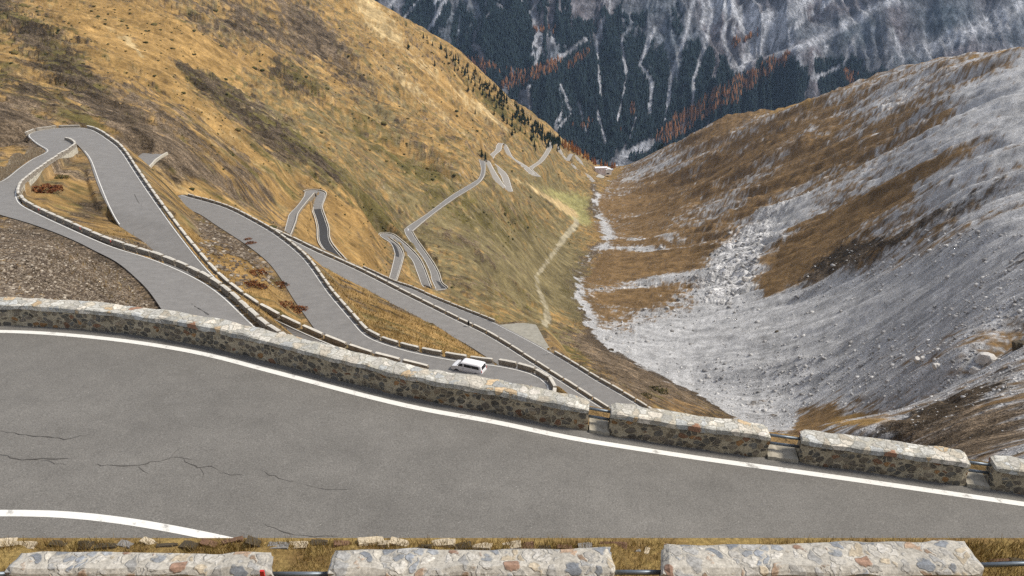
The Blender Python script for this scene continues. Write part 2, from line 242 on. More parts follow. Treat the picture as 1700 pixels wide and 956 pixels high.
band([(0,120),(70,165),(140,205)],[20,26,16],['dark','olive','gold'],[.9,.6,-.4]); band([(560,130),(640,200),(700,250)],[10,14,8],['dark','drab'],[.9,.6])
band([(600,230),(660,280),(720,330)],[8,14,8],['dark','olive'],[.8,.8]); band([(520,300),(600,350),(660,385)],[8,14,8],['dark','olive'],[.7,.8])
band([(40,0),(150,60),(260,120),(330,190),(440,280)],[5,8,9,8,5],['ivory','gold'],[.9,.7]); band([(250,70),(330,90),(420,108),(470,100)],[14,20,16,8],['gold','dark'],[1.0,-.8]); band([(330,150),(420,190),(500,230)],[6,5,4],['ivory'],[.8]); band([(600,5),(650,60),(700,110),(760,165),(830,207)],[12,14,10,8,6],['ivory','gold','dark'],[1.4,.8,-.6])
fan=np.exp(-np.maximum(poly_mask([(1080,580),(1200,570),(1350,545),(1500,500),(1620,440),(1720,390)],[34,56,62,46,30,24]),.0)**4)
S['scree']+=1.5*fan; S['dark']-=.8*fan; S['white']-=.6*fan; S['brown']-=1.2*fan
band([(1175,505),(1205,465),(1240,425),(1290,380),(1350,335)],[22,32,26,16,8],['white','scree','brown'],[1.5,.9,-.9])
band([(1275,480),(1310,450),(1360,410),(1430,365),(1510,325)],[12,20,22,16,8],['brown','scree','white'],[2.0,-1.0,-1.4])
band([(1340,480),(1400,445),(1480,410),(1570,365),(1660,320)],[14,22,20,16,14],['dark','greyrock','scree'],[1.7,1.4,-.5])
band([(1470,525),(1540,495),(1620,455),(1710,415)],[9,17,20,20],['dark','rust','brown','scree'],[1.9,.9,.8,-1.2]); band([(1440,640),(1530,620),(1600,600)],[6,8,6],['rust'],[.9])
band([(1240,520),(1330,500),(1440,470),(1560,425)],[4,5,6,6],['rust'],[1.0])
# break up with streaks along the fall line
nf=[('olive',1,.85),('greyrock',2,.85),('dark',3,.75),('gold',4,.55),('brown',5,.9),('scree',6,.95),('white',7,.95),('rust',8,.75),('ivory',11,.5),('green',12,.7),('drab',13,.6)]
mL=RS<.999; mR=RS>.001; laL,llL,raR,rlR=la[mL],ll[mL],ra[mR],rl[mR]
for c,s,a in nf:
    wl=S[c][mL]; wr_=S[c][mR]
    nl=.5*fbm(laL/22,llL/55,4,s*10,.72)+.85*fbm(laL/3.4,llL/5.5,3,s*10+5,.75)
    nr_=.5*fbm(raR/20,rlR/50,4,s*10+3,.72)+.62*fbm(raR/3.4,rlR/4.5,3,s*10+7,.75)
    S[c][mL]+=a*2.3*nl*(1-RS[mL]); S[c][mR]+=a*2.3*nr_*RS[mR]*(1-.5*fan[mR])
fine=fbm(X/(1.4*np.clip(R/120,.3,5)),Y/(1.4*np.clip(R/120,.3,5)),3,201)
S['dark']+=fine*.8; S['rust']+=fbm(X/4,Y/4,3,205)*1.1-.15; S['white']+=fbm(X/3,Y/3,2,207)*.8
# keep the near road surroundings in dry grass and grit
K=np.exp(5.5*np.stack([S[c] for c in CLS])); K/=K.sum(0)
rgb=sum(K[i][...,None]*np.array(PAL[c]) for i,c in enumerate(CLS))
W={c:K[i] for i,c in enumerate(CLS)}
rough=np.clip(.45*W['gold']+.5*W['olive']+.45*W['drab']+.5*W['ivory']+1.0*W['dark']+.9*W['greyrock']+.95*W['white']+.45*W['brown']+.6*W['rust']+.16*W['scree']+.3*W['sunlit_meadow']+.5*W['green'],0,1)
rocky=W['greyrock']+W['scree']*.8+W['white']*.4+W['dark']
vl=np.zeros_like(base); vl[mL]=.6*fbm(laL/5,llL/13,4,301,.72); vr=np.zeros_like(base); vr[mR]=.42*fbm(raR/5,rlR/14,4,303,.72)
var=1+vl*(1-RS)+vr*RS+.24*fine
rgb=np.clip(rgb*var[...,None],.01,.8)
del S,K
# ------------------------------------------------------------------ relief
dz=0
gl=ridged(la/55,ll/260,3,21); gl2=ridged(la/17,ll/80,3,25)
gr=ridged(ra/60,rl/300,3,23); gr2=ridged(ra/18,rl/90,3,27)
far=ss(200,400,R)*np.clip(R/650,.6,1.5)
gl3=ridged(la/7,ll/24,3,29); gr3=ridged(ra/8,rl/30,3,33)
gr0=ridged(ra/150,rl/520,3,35); vf=.12+.88*ss(0,170,np.abs(X-sx)*np.clip(900/R,.8,2.2)); kf=1-.75*np.exp(-(((U-880)/75)**2+((V-262)/32)**2)**2)
dz=(1-RS)*(gl*9*far+gl2*4.2*far+gl3*1.5*far)+RS*(gr0*11*ss(350,800,R)+gr*9*far+gr2*4.0*far+gr3*1.7*far)
dz=dz*vf*kf*(1-.55*fan*RS)
dz+=fbm(X/26,Y/26,5,41,.62)*2.2*ss(60,400,R)
rk=W['dark']*1.3+W['greyrock']*.6+W['white']*1.2*RS+W['white']*.5
dz+=rk*(ridged(la/7,ll/16,3,51)*(1-RS)+ridged(ra/6,rl/18,3,53)*RS)*np.clip(R/260,.15,2.2)
dz+=fbm(X/2.2,Y/2.2,3,61)*.16*np.clip(R/80,.5,2)
dz+=W['rust']*.35*ss(.2,.6,W['rust'])
# dark hollow in the near rock rib
U2,V2=proj(X,Y,base)
hol=np.exp(-(((U2-1578)/16)**2+((V2-664)/7)**2)*(np.abs(R-170)<70)*1.0)*(np.abs(R-170)<70)
dz-=hol*1.5
zt=base+dz
# cut and fill for the roads
def seg_field(l,r,pad):
    """distance outside the carriageway, its level, and the side, for the vertices near it"""
    c=(l+r)/2; rr=np.hypot(c[:,0],c[:,1]); tt=np.arctan2(c[:,0],c[:,1]); ll_=np.log(rr); dl=lr[1]-lr[0]
    bd=np.full(X.shape,1e9,np.float32); bi=np.full(X.shape,-1,np.int32)
    for i in range(len(c)):
        w=pad/rr[i]; a=np.searchsorted(th,tt[i]-w); b=np.searchsorted(th,tt[i]+w); j=max(int((ll_[i]-lr[0]-w)/dl),0); k_=max(int((ll_[i]-lr[0]+w)/dl)+1,0)
        s=(slice(j,k_),slice(a,b)); d=(X[s]-c[i,0])**2+(Y[s]-c[i,1])**2; m=d<bd[s]; bd[s]=np.where(m,d,bd[s]); bi[s]=np.where(m,i,bi[s])
    idx=np.nonzero(bi.ravel()>=0)[0]; ni=bi.ravel()[idx]; x=X.ravel()[idx]; y=Y.ravel()[idx]
    best=np.full(len(idx),1e9); zz=np.zeros(len(idx)); ni2=ni.copy(); n=len(c)
    for o in range(-4,4):
        i=np.clip(ni+o,0,n-2)
        # inside test and distance against this small quad, via its two long edges
        for e0,e1 in ((l,l),(r,r)):
            A=e0[i];B=e1[i+1]; ab=B[:,:2]-A[:,:2]; t=np.clip(((x-A[:,0])*ab[:,0]+(y-A[:,1])*ab[:,1])/((ab**2).sum(1)+1e-9),0,1)
            d=np.hypot(x-A[:,0]-t*ab[:,0],y-A[:,1]-t*ab[:,1]); m=d<best; best=np.where(m,d,best); zz=np.where(m,A[:,2]*(1-t)+B[:,2]*t,zz); ni2=np.where(m,i,ni2)
    ins=np.zeros(len(idx),bool)
    for o in range(-4,4):
        i=np.clip(ni+o,0,n-2); Q=[l[i],l[i+1],r[i+1],r[i]]; sg=[(Q[(k+1)%4][:,0]-Q[k][:,0])*(y-Q[k][:,1])-(Q[(k+1)%4][:,1]-Q[k][:,1])*(x-Q[k][:,0]) for k in range(4)]
        ins|=((sg[0]>=0)&(sg[1]>=0)&(sg[2]>=0)&(sg[3]>=0))|((sg[0]<=0)&(sg[1]<=0)&(sg[2]<=0)&(sg[3]<=0))
    q4=[l[:-1],l[1:],r[1:],r[:-1]]; qc=sum(q4)/4; qr=np.max([np.hypot(q[:,0]-qc[:,0],q[:,1]-qc[:,1]) for q in q4],0); insg=np.zeros(X.shape,bool); zg=np.zeros(X.shape,np.float32)
    for i in range(n-1):
        R_=math.hypot(qc[i,0],qc[i,1]); w=(qr[i]+.3)/R_; t_=math.atan2(qc[i,0],qc[i,1]); l_=math.log(R_); a=np.searchsorted(th,t_-w); b=np.searchsorted(th,t_+w); j=max(int((l_-lr[0]-w)/dl),0); k_=max(int((l_-lr[0]+w)/dl)+2,0)
        s=(slice(j,k_),slice(a,b)); xs_=X[s];ys_=Y[s]; Q=[q[i] for q in q4]; sg=[(Q[(k+1)%4][0]-Q[k][0])*(ys_-Q[k][1])-(Q[(k+1)%4][1]-Q[k][1])*(xs_-Q[k][0]) for k in range(4)]
        m_=((sg[0]>=-.02)&(sg[1]>=-.02)&(sg[2]>=-.02)&(sg[3]>=-.02))|((sg[0]<=.02)&(sg[1]<=.02)&(sg[2]<=.02)&(sg[3]<=.02))
        insg[s]|=m_; 
        e1=Q[3]-Q[0]; e2=(Q[1]+Q[2])/2-(Q[0]+Q[3])/2; dt=e1[0]*e2[1]-e1[1]*e2[0]; dt=dt if abs(dt)>1e-6 else 1e-6; px_=xs_-Q[0][0]; py_=ys_-Q[0][1]; a_=np.clip((px_*e2[1]-py_*e2[0])/dt,-.1,1.1); b_=np.clip((e1[0]*py_-e1[1]*px_)/dt,-.2,1.2)
        zg[s]=np.where(m_,Q[0][2]+a_*e1[2]+b_*e2[2],zg[s])
    fi=insg.ravel()[idx]; zz=np.where(fi,zg.ravel()[idx],zz); ins|=fi
    best=np.where(ins,0,best); i=np.clip(ni2,0,n-2); ab=c[i+1,:2]-c[i,:2]; side=np.sign(ab[:,0]*(y-c[i,1])-ab[:,1]*(x-c[i,0])); ni=ni2
    kp=best<pad; return idx[kp],best[kp],zz[kp],side[kp],ni[kp]
l,r=ROADS['AB']
def _near(p,u,v):
    a,b=proj(p[:,0],p[:,1],p[:,2]); return int(np.argmin(np.hypot(a-u,b-v)))
_it=_near(l,62,218); ROADS['A_']=(l[:_it+1],r[:_it+1]); ROADS['B_']=(l[_it:],r[_it:])
l,r=ROADS['E']; a0,a1=sorted((_near(l,908,583),_near(l,824,538))); seg=l[a0:a1]; tt=np.linspace(0,1,len(seg)); tt=tt if proj(*seg[0])[0]>proj(*seg[-1])[0] else 1-tt
wv=np.interp(tt,[0,.3,.7,.9,1],[1,4,8.5,6,.4]); sgn=-1 if proj(*offset(seg,-2)[len(seg)//2])[1]<proj(*seg[len(seg)//2])[1] else 1
ROADS['LB']=(offset(seg,sgn*.3),offset(seg,sgn*(.3+wv)))
_rA=ROADS['AB'][1]; _lA=ROADS['AB'][0]
def _near(p,u,v):
    a,b=proj(p[:,0],p[:,1],p[:,2]); return int(np.argmin(np.hypot(a-u,b-v)))
I_TOP=_near(_lA,60,219); I_W0=_near(_rA,27,327); I_W1=_near(_rA,124,238)
flat=zt.ravel(); mind=np.full(flat.shape,1e9)
order=['K','V','G','H5','E','D','H3','LB','C','HC','A_','B_','R0']
fields=[]
for k in order:
    l,r=ROADS[k]; pts=np.concatenate([l,r]); pad=26 if k not in('K','V','G') else 40
    if k=='A_': pass
    m={'A_':44,'K':14,'V':12,'G':18,'H5':20}.get(k,34)
    fields.append((k,)+seg_field(l,r,m))
fields_all=fields
sl={'K':.9,'V':.9,'G':.9,'H5':.8,'E':.75,'D':.75,'H3':.8,'C':.8,'HC':.9,'A_':.75,'B_':.75,'LB':.7,'R0':.85}
for it in range(2):
  for k,idx,d,zz,side,ni in fields:
    mg={'R0':1.9}.get(k,1.7); e=np.maximum(d-mg,0); s=sl[k]
    lo=zz-.12-s*1.25*e-e*e*.05; hi=zz-.12+s*e+e*e*.05
    em={'R0':1,'C':-1,'D':1,'E':-1,'A_':-1,'B_':1}.get(k,0); cap={'A_':17}.get(k,9); sn={'A_':.43}.get(k,.3)
    if k=='A_':
        inner=(ni>=I_W0)&(ni<=I_W1)&(side<0)&(d>.8)&(d<13); hi=np.where(inner,np.minimum(hi,zz-2.3-.10*(d-.8)),hi); lo=np.where(inner,zz-2.9-.35*(d-.8),lo)
    ed=np.maximum(d-mg,0); notch=zz-.12-np.minimum(.9*ed,3.5+sn*(ed-4)); notch=np.maximum(notch,zz-cap)+1.3*np.maximum(ed-(38 if k=='A_' else 13),0); hi=np.where(side==em,np.minimum(hi,notch),hi)
    flat[idx]=np.clip(flat[idx],lo,hi)
# final pass: nothing may stand above any carriageway
for k,idx,d,zz,side,ni in fields:
    ins=d<1.4; flat[idx[ins]]=np.minimum(flat[idx[ins]],zz[ins]-.12)
    mind[idx]=np.minimum(mind[idx],d)
zt=flat.reshape(zt.shape); g.Z=zt
mind=mind.reshape(zt.shape)
# gravelly shoulders beside the tarmac
sh=np.exp(-np.maximum(mind-.5,0)/1.3)*(.5+.5*ss(-.3,.4,fbm(X/2,Y/2,2,401)))
rgb=rgb*(1-sh[...,None]*.55)+np.array((.17,.135,.10))*sh[...,None]*.55
print('terrain',time.time()-T0)
def mesh_from(name,verts,faces,uv=None):
    me=bpy.data.meshes.new(name); me.from_pydata([tuple(v) for v in verts],[],[tuple(f) for f in faces]); me.update(); return me
def grid_mesh(name,X,Y,Z,mask=None):
    nr,nt=Z.shape; co=np.stack([X,Y,Z],-1).reshape(-1,3).astype(np.float32)
    a=(np.arange(nr-1)[:,None]*nt+np.arange(nt-1)[None]).ravel()
    q=np.stack([a,a+1,a+nt+1,a+nt],1).astype(np.int32)
    me=bpy.data.meshes.new(name); me.vertices.add(len(co)); me.vertices.foreach_set('co',co.ravel())
    me.loops.add(q.size); me.loops.foreach_set('vertex_index',q.ravel())
    me.polygons.add(len(q)); me.polygons.foreach_set('loop_start',np.arange(0,q.size,4,dtype=np.int32)); me.polygons.foreach_set('loop_total',np.full(len(q),4,np.int32))
    me.update(calc_edges=True); me.polygons.foreach_set('use_smooth',np.ones(len(q),bool)); return me
def vcol(me,name,rgb):
    a=me.attributes.new(name,'FLOAT_COLOR','POINT'); c=np.ones((len(me.vertices),4),np.float32); c[:,:3]=rgb.reshape(-1,3); a.data.foreach_set('color',c.ravel())
def vfl(me,name,v):
    a=me.attributes.new(name,'FLOAT','POINT'); a.data.foreach_set('value',v.astype(np.float32).ravel())
# ------------------------------------------------------------------ node helpers
class NB:
    def __init__(s,name,rough=.9,spec=.25):
        s.m=bpy.data.materials.new(name); s.m.use_nodes=True; s.t=s.m.node_tree; s.n=s.t.nodes; s.l=s.t.links
        s.b=s.n['Principled BSDF']; s.b.inputs['Roughness'].default_value=rough; s.b.inputs['Specular IOR Level'].default_value=spec
    def node(s,t,**k):
        x=s.n.new(t)
        for a,b in k.items(): setattr(x,a,b)
        return x
    def coord(s,scale=(1,1,1),kind='Object',rot=(0,0,0)):
        c=s.node('ShaderNodeTexCoord'); m=s.node('ShaderNodeMapping'); m.inputs['Scale'].default_value=scale; m.inputs['Rotation'].default_value=rot
        s.l.new(c.outputs[kind],m.inputs['Vector']); return m.outputs[0]
    def noise(s,vec,scale,detail=5,rough=.6,dist=0):
        n=s.node('ShaderNodeTexNoise'); n.inputs['Scale'].default_value=scale; n.inputs['Detail'].default_value=detail; n.inputs['Roughness'].default_value=rough; n.inputs['Distortion'].default_value=dist
        s.l.new(vec,n.inputs['Vector']); return n.outputs['Fac']
    def vor(s,vec,scale,feat='F1',rnd=1):
        n=s.node('ShaderNodeTexVoronoi'); n.feature=feat; n.inputs['Scale'].default_value=scale; n.inputs['Randomness'].default_value=rnd; s.l.new(vec,n.inputs['Vector']); return n
    def ramp(s,fac,stops,interp='LINEAR'):
        r=s.node('ShaderNodeValToRGB'); cr=r.color_ramp; cr.interpolation=interp
        while len(cr.elements)<len(stops): cr.elements.new(.5)
        for e,(p,c) in zip(cr.elements,stops): e.position=p; e.color=(c if len(c)==4 else (*c,1)) if not isinstance(c,(int,float)) else (c,c,c,1)
        s.l.new(fac,r.inputs[0]); return r.outputs[0]
    def mix(s,fac,a,b,mode='MIX'):
        m=s.node('ShaderNodeMix',data_type='RGBA',blend_type=mode)
        for i,x in ((0,fac),(6,a),(7,b)):
            if isinstance(x,(int,float)): m.inputs[i].default_value=x if i==0 else (x,x,x,1)
            elif isinstance(x,tuple): m.inputs[i].default_value=(*x,1)
            else: s.l.new(x,m.inputs[i])
        return m.outputs[2]
    def math(s,op,a,b=0,c=0):
        m=s.node('ShaderNodeMath',operation=op)
        for i,x in enumerate((a,b,c)):
            if isinstance(x,(int,float)): m.inputs[i].default_value=x
            else: s.l.new(x,m.inputs[i])
        return m.outputs[0]
    def attr(s,name):
        a=s.node('ShaderNodeAttribute'); a.attribute_name=name; return a
    def bump(s,h,strength,dist):
        b=s.node('ShaderNodeBump'); b.inputs['Strength'].default_value=strength; b.inputs['Distance'].default_value=dist; s.l.new(h,b.inputs['Height']); s.l.new(b.outputs[0],s.b.inputs['Normal'])
    def col(s,c):
        if isinstance(c,tuple): s.b.inputs['Base Color'].default_value=(*c,1)
        else: s.l.new(c,s.b.inputs['Base Color'])
    def emit_off(s): pass
def terrain_mat():
    t=NB('terrain_ground',.95,.1); o=t.coord()
    a=t.attr('albedo').outputs['Color']; rk=t.attr('rocky').outputs['Fac']
    rs=t.attr('rightside').outputs['Fac']
    vl=t.coord((.34,1,.5)); vr0=t.coord((1,1,1),rot=(0,0,-math.atan2(.53,-.85))); mp=t.node('ShaderNodeMapping'); mp.inputs['Scale'].default_value=(.42,1,.5); t.l.new(vr0,mp.inputs['Vector']); vr=mp.outputs[0]
    vm=t.node('ShaderNodeMix',data_type='VECTOR'); t.l.new(rs,vm.inputs[0]); t.l.new(vl,vm.inputs[4]); t.l.new(vr,vm.inputs[5]); q=vm.outputs[1]
    m1=t.noise(q,.16,5,.72); m2=t.noise(q,.55,5,.75); m3=t.noise(q,.045,4,.65)
    n1=t.noise(o,.9,6,.7); n2=t.noise(o,5,4,.7); v=t.vor(o,2.6); v2=t.vor(o,.45)
    rg_=t.attr('rough').outputs['Fac']; dt=t.math('MULTIPLY',rg_,.85)
    c=t.mix(dt,a,t.mix(1,a,t.ramp(m1,[(.34,.38),(.5,.98),(.66,1.75)]),'MULTIPLY'))
    c=t.mix(dt,c,t.mix(1,c,t.ramp(m2,[(.34,.42),(.5,1.0),(.66,1.65)]),'MULTIPLY'))
    c=t.mix(t.math('MULTIPLY',rg_,.6),c,t.ramp(m3,[(.3,.7),(.7,1.3)]),'MULTIPLY')
    f=t.ramp(n1,[(.3,.62),(.55,1.0),(.75,1.45)]); c=t.mix(.6,c,f,'MULTIPLY')
    f2=t.ramp(n2,[(.3,.75),(.7,1.3)]); c=t.mix(.5,c,f2,'MULTIPLY')
    st=t.ramp(v.outputs['Color'],[(.1,.45),(.5,.95),(.95,1.7)]); c=t.mix(t.math('MULTIPLY',rk,.85),c,t.mix(1.0,c,st,'MULTIPLY'))
    st2=t.ramp(v2.outputs['Color'],[(.1,.8),(.95,1.2)]); c=t.mix(t.math('MULTIPLY',rk,.6),c,t.mix(1.0,c,st2,'MULTIPLY'))
    t.col(c)
    h=t.math('ADD',t.math('MULTIPLY',n1,.6),t.math('ADD',t.math('MULTIPLY',n2,.12),t.math('MULTIPLY',t.math('MULTIPLY',v.outputs['Distance'],rk),.35)))
    h=t.math('ADD',h,t.math('ADD',t.math('MULTIPLY',m1,t.math('MULTIPLY',rg_,3.2)),t.math('MULTIPLY',m2,t.math('MULTIPLY',rg_,1.3))))
    t.bump(h,1.0,.8); return t.m
M={}
M['terrain']=terrain_mat()
def link(name,me,mats=(),parent=None):
    o=bpy.data.objects.new(name,me); COL.objects.link(o)
    for m in mats: me.materials.append(m)
    if parent: o.parent=parent
    return o
def tag(o,label=None,cat=None,group=None,kind=None):
    for k,v in (('label',label),('category',cat),('group',group),('kind',kind)):
        if v: o[k]=v
    return o
def empty(name,loc=(0,0,0),rz=0):
    o=bpy.data.objects.new(name,None); COL.objects.link(o); o.location=loc; o.rotation_euler=(0,0,rz); o.empty_display_size=.3; return o
def cut(name,a,b,c,d):
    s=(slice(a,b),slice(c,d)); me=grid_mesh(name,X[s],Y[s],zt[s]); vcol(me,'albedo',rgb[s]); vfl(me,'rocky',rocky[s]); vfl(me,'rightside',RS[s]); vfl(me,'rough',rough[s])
    o=link(name,me,[M['terrain']]); tag(o,kind='structure'); return o
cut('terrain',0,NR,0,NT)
# ------------------------------------------------------------------ far mountain
fth=np.radians(np.concatenate([np.arange(-52,-38,.5),np.arange(-38,38.001,.075),np.arange(38.5,52.1,.5)])); flr=np.arange(math.log(2480),math.log(6200),.0030)
fg=Grid(fth,flr); X2,Y2=fg.X,fg.Y
yb=3150+120*np.sin(X2/500.)+ 0*X2
prof=np.interp(Y2,[2000,2400,2900,3150,3330,3600,3900,4500,5500,7000],[-760,-780,-835,-800,-674,-450,-190,330,900,1200])
sw=fbm(X2/700,Y2/900,3,501)*200
prof=np.interp(Y2+sw*.5+(X2-150)*.05,[2000,2400,2900,3150,3330,3600,3900,4500,5500,7000],[-760,-780,-835,-800,-674,-450,-190,330,900,1200])
wx2=fbm(X2/160,Y2/160,3,511)*45
rg=ridged((X2+wx2)/300,Y2/1500,4,520); rg2=ridged((X2+wx2*1.2)/85,Y2/420,5,527); rg3=ridged((X2+wx2*.8)/26,Y2/90,4,528)
up=ss(-830,-700,prof)
Z2=prof+up*(rg*105+rg2*40+rg3*9+fbm(X2/60,Y2/60,4,531)*16)
# spur of forest coming down from the right
uu,vv=proj(X2,Y2,Z2)
def fb(u,v,ru,rv,ang,e=1.):
    a=math.radians(ang);dx=uu-u;dy=vv-v;p=(dx*math.cos(a)+dy*math.sin(a))/ru;q=(-dx*math.sin(a)+dy*math.cos(a))/rv
    return np.exp(-(p*p+q*q)**e)
Z2+=up*120*fb(1200,170,190,24,-27)-up*90*fb(1180,235,140,20,-30)-up*80*fb(1290,60,60,20,-30)
uu,vv=proj(X2,Y2,Z2)
fg.Z=Z2
fscore=.08+.9*fb(850,60,260,90,10)+1.2*fb(1000,150,230,90,0)+1.5*fb(1250,190,260,60,-18)+.9*fb(780,110,90,60,30)-1.2*fb(1300,20,330,50,5)-1.9*fb(1500,40,260,60,-5)-1.5*fb(1650,90,200,60,0)-.9*fb(1000,5,130,20,-20)-1.6*fb(930,75,45,14,-35)-.8*fb(1090,225,60,16,-35)+.8*fb(1330,130,120,30,-5)
gul=ridged((X2+wx2*1.3)/120,Y2/900,4,540); gul2=ridged((X2+wx2)/40,Y2/300,3,547)
fscore+=fbm(X2/110,Y2/140,6,551,.7)*2.2-3.2*ss(.50,.66,gul)*ss(-.4,.2,fbm(X2/300,Y2/300,2,557))-2.2*ss(.58,.78,gul2)*ss(-.1,.3,fbm(X2/250,Y2/250,2,553))
def fpoly(px,w):
    d=np.full(X2.shape,1e9)
    for (a,b) in zip(px[:-1],px[1:]):
        a=np.array(a,float);b=np.array(b,float);ab=b-a;t=np.clip(((uu-a[0])*ab[0]+(vv-a[1])*ab[1])/(ab@ab),0,1); d=np.minimum(d,np.hypot(uu-a[0]-t*ab[0],vv-a[1]-t*ab[1]))
    return np.exp(-(d/w+.7*fbm(X2/22,Y2/30,3,597)-.1)**2*1.2)
gl_=np.zeros_like(X2)
for px,w_ in [([(1350,-10),(1290,42),(1250,85),(1228,112)],11),([(1490,-5),(1400,42),(1345,72),(1290,92)],7),([(1252,0),(1243,40)],9),([(1700,10),(1600,58),(1530,84)],13),([(742,-5),(712,50)],3.5),([(700,-5),(668,34)],3),([(655,0),(640,18)],3),([(972,68),(925,100),(903,113)],5),([(1152,-5),(1138,60),(1116,120),(1104,200)],3),([(1185,10),(1170,80),(1152,132),(1148,200)],3),([(1085,50),(1062,108),(1082,135),(1078,190)],3),([(1003,30),(990,70),(998,160)],2.6),([(932,140),(948,190),(924,216)],3),([(1130,212),(1072,243),(1030,258)],8),([(1030,60),(1040,130),(1025,200)],2.2),([(1310,60),(1330,110)],4),([(1420,60),(1400,110),(1350,130)],4),([(1480,50),(1500,100)],4),([(880,20),(900,60),(890,110)],2.2),([(1215,0),(1200,60),(1215,110)],3.5),([(990,180),(1005,235)],2.5),([(960,170),(975,225)],2.2),([(1055,195),(1045,235)],2.4)]: gl_=np.maximum(gl_,fpoly(px,w_))
fscore-=2.6*gl_
fw=ss(-.1,.15,fscore); FW=fw
white=np.maximum(gl_*.95,ss(.1,.5,fbm(X2/120,Y2/200,6,561,.72)*2.2+.5*gul+.5*gul2-.55+ 1.6*fb(1260,35,60,22,-20)+1.8*fb(1345,25,70,9,-38)+1.3*fb(1650,35,90,26,-20)+1.6*fb(1095,228,60,9,-35)+.6*fb(1200,20,60,40,60)+1.2*fb(715,20,45,5,-55)+1.2*fb(680,20,50,4,-50)+1.3*fb(970,82,50,5,-40)+.8*fb(1380,80,50,16,-50)-.3))
strat=.5+.5*np.sin(Z2/9+fbm(X2/90,Y2/90,3,571)*4)
rock=np.array((.145,.148,.165))[None,None]*(.75+.5*strat[...,None]); rock=rock+np.array((.03,.0,-.01))*fbm(X2/200,Y2/200,3,573)[...,None]
wht=np.array((.42,.43,.46))
c2=rock*(1-white[...,None])+wht*white[...,None]
lar=np.clip(1.4*fb(905,115,34,9,-30)+1.1*fb(860,135,30,9,-20)+.8*fb(800,110,60,14,10)+1.5*fb(1235,140,85,12,-33)+1.0*fb(1150,190,60,14,-30)+.8*fb(1110,225,30,10,-15)+.8*fb(1050,185,9,12,0)+.7*fb(1240,65,40,12,-20)+.8*fb(1410,130,12,12,0)+.5*fb(890,50,40,8,0)+.9*fb(960,100,40,7,-35)+.4*fb(990,215,60,20,0),0,1.5)
forest=np.array((.010,.018,.021))*(1+.3*fbm(X2/30,Y2/30,3,581)[...,None])
c2=c2*(1-fw[...,None])+forest*fw[...,None]
ground_l=ss(.5,1.0,lar+.4*fbm(X2/40,Y2/40,3,583))*.6
c2=c2*(1-ground_l[...,None])+np.array((.16,.07,.03))*ground_l[...,None]
c2*=(1+.7*fbm(X2/16,Y2/16,4,591,.75)*(1-.6*fw)+.5*fbm((X2+wx2)/20,Y2/70,4,593,.7)*(1-fw))[...,None]
c2=np.clip(c2,.008,.8)
me=grid_mesh('mountain',X2,Y2,Z2); vcol(me,'albedo',c2)
t=NB('mountain_rock',.95,.1); o=t.coord(); a=t.attr('albedo').outputs['Color']; n=t.noise(o,.06,6,.7); q=t.coord((1,.55,.8)); k1=t.noise(q,.035,6,.75,.4); c=t.mix(.7,a,t.ramp(n,[(.3,.55),(.7,1.5)]),'MULTIPLY'); c=t.mix(.8,c,t.ramp(k1,[(.35,.5),(.65,1.6)]),'MULTIPLY'); t.col(c); t.bump(t.math('ADD',n,t.math('MULTIPLY',k1,1.5)),1,18); M['mountain']=t.m
tag(link('mountain',me,[M['mountain']]),kind='structure')
print('mountain',time.time()-T0)
# ------------------------------------------------------------------ picking points on the ground
def hit(u,v,grid=None,r0=20,r1=2470,n=2600):
    gr_=grid or g; d=ray(u,v); hd=math.hypot(d[0],d[1]); r=np.exp(np.linspace(math.log(r0),math.log(r1),n))
    x=d[0]/hd*r;y=d[1]/hd*r;z=d[2]/hd*r; zz=gr_.at(x,y); s=np.nonzero(z<zz)[0]
    if len(s)==0: return None
    i=s[0]; return Vector((x[i],y[i],float(zz[i])))
def hits(u,v,gr_,r0,r1,n=320):
    P_=[];O_=[]
    for q in range(0,len(u),6000):
        uu_=u[q:q+6000];vv_=v[q:q+6000]
        d=np.stack([(uu_-850)/FOC,CP+(478-vv_)/FOC*SP,-SP+(478-vv_)/FOC*CP],1); hd=np.hypot(d[:,0],d[:,1]); dx=d[:,0]/hd;dy=d[:,1]/hd;dz_=d[:,2]/hd
        r=np.exp(np.linspace(math.log(r0),math.log(r1),n)); R__=np.broadcast_to(r,(len(uu_),n))
        zz=gr_.at(dx[:,None]*R__,dy[:,None]*R__); b=dz_[:,None]*R__<zz; i=b.argmax(1); ok=b.any(1)&(i>0); k=np.arange(len(uu_)); lo=r[np.maximum(i-1,0)]; hi=r[i]
        for _ in range(9):
            m=(lo+hi)/2; c=dz_*m<gr_.at(dx*m,dy*m); hi=np.where(c,m,hi); lo=np.where(c,lo,m)
        P_.append(np.stack([dx*hi,dy*hi,gr_.at(dx*hi,dy*hi)],1)); O_.append(ok)
    return np.concatenate(P_),np.concatenate(O_)
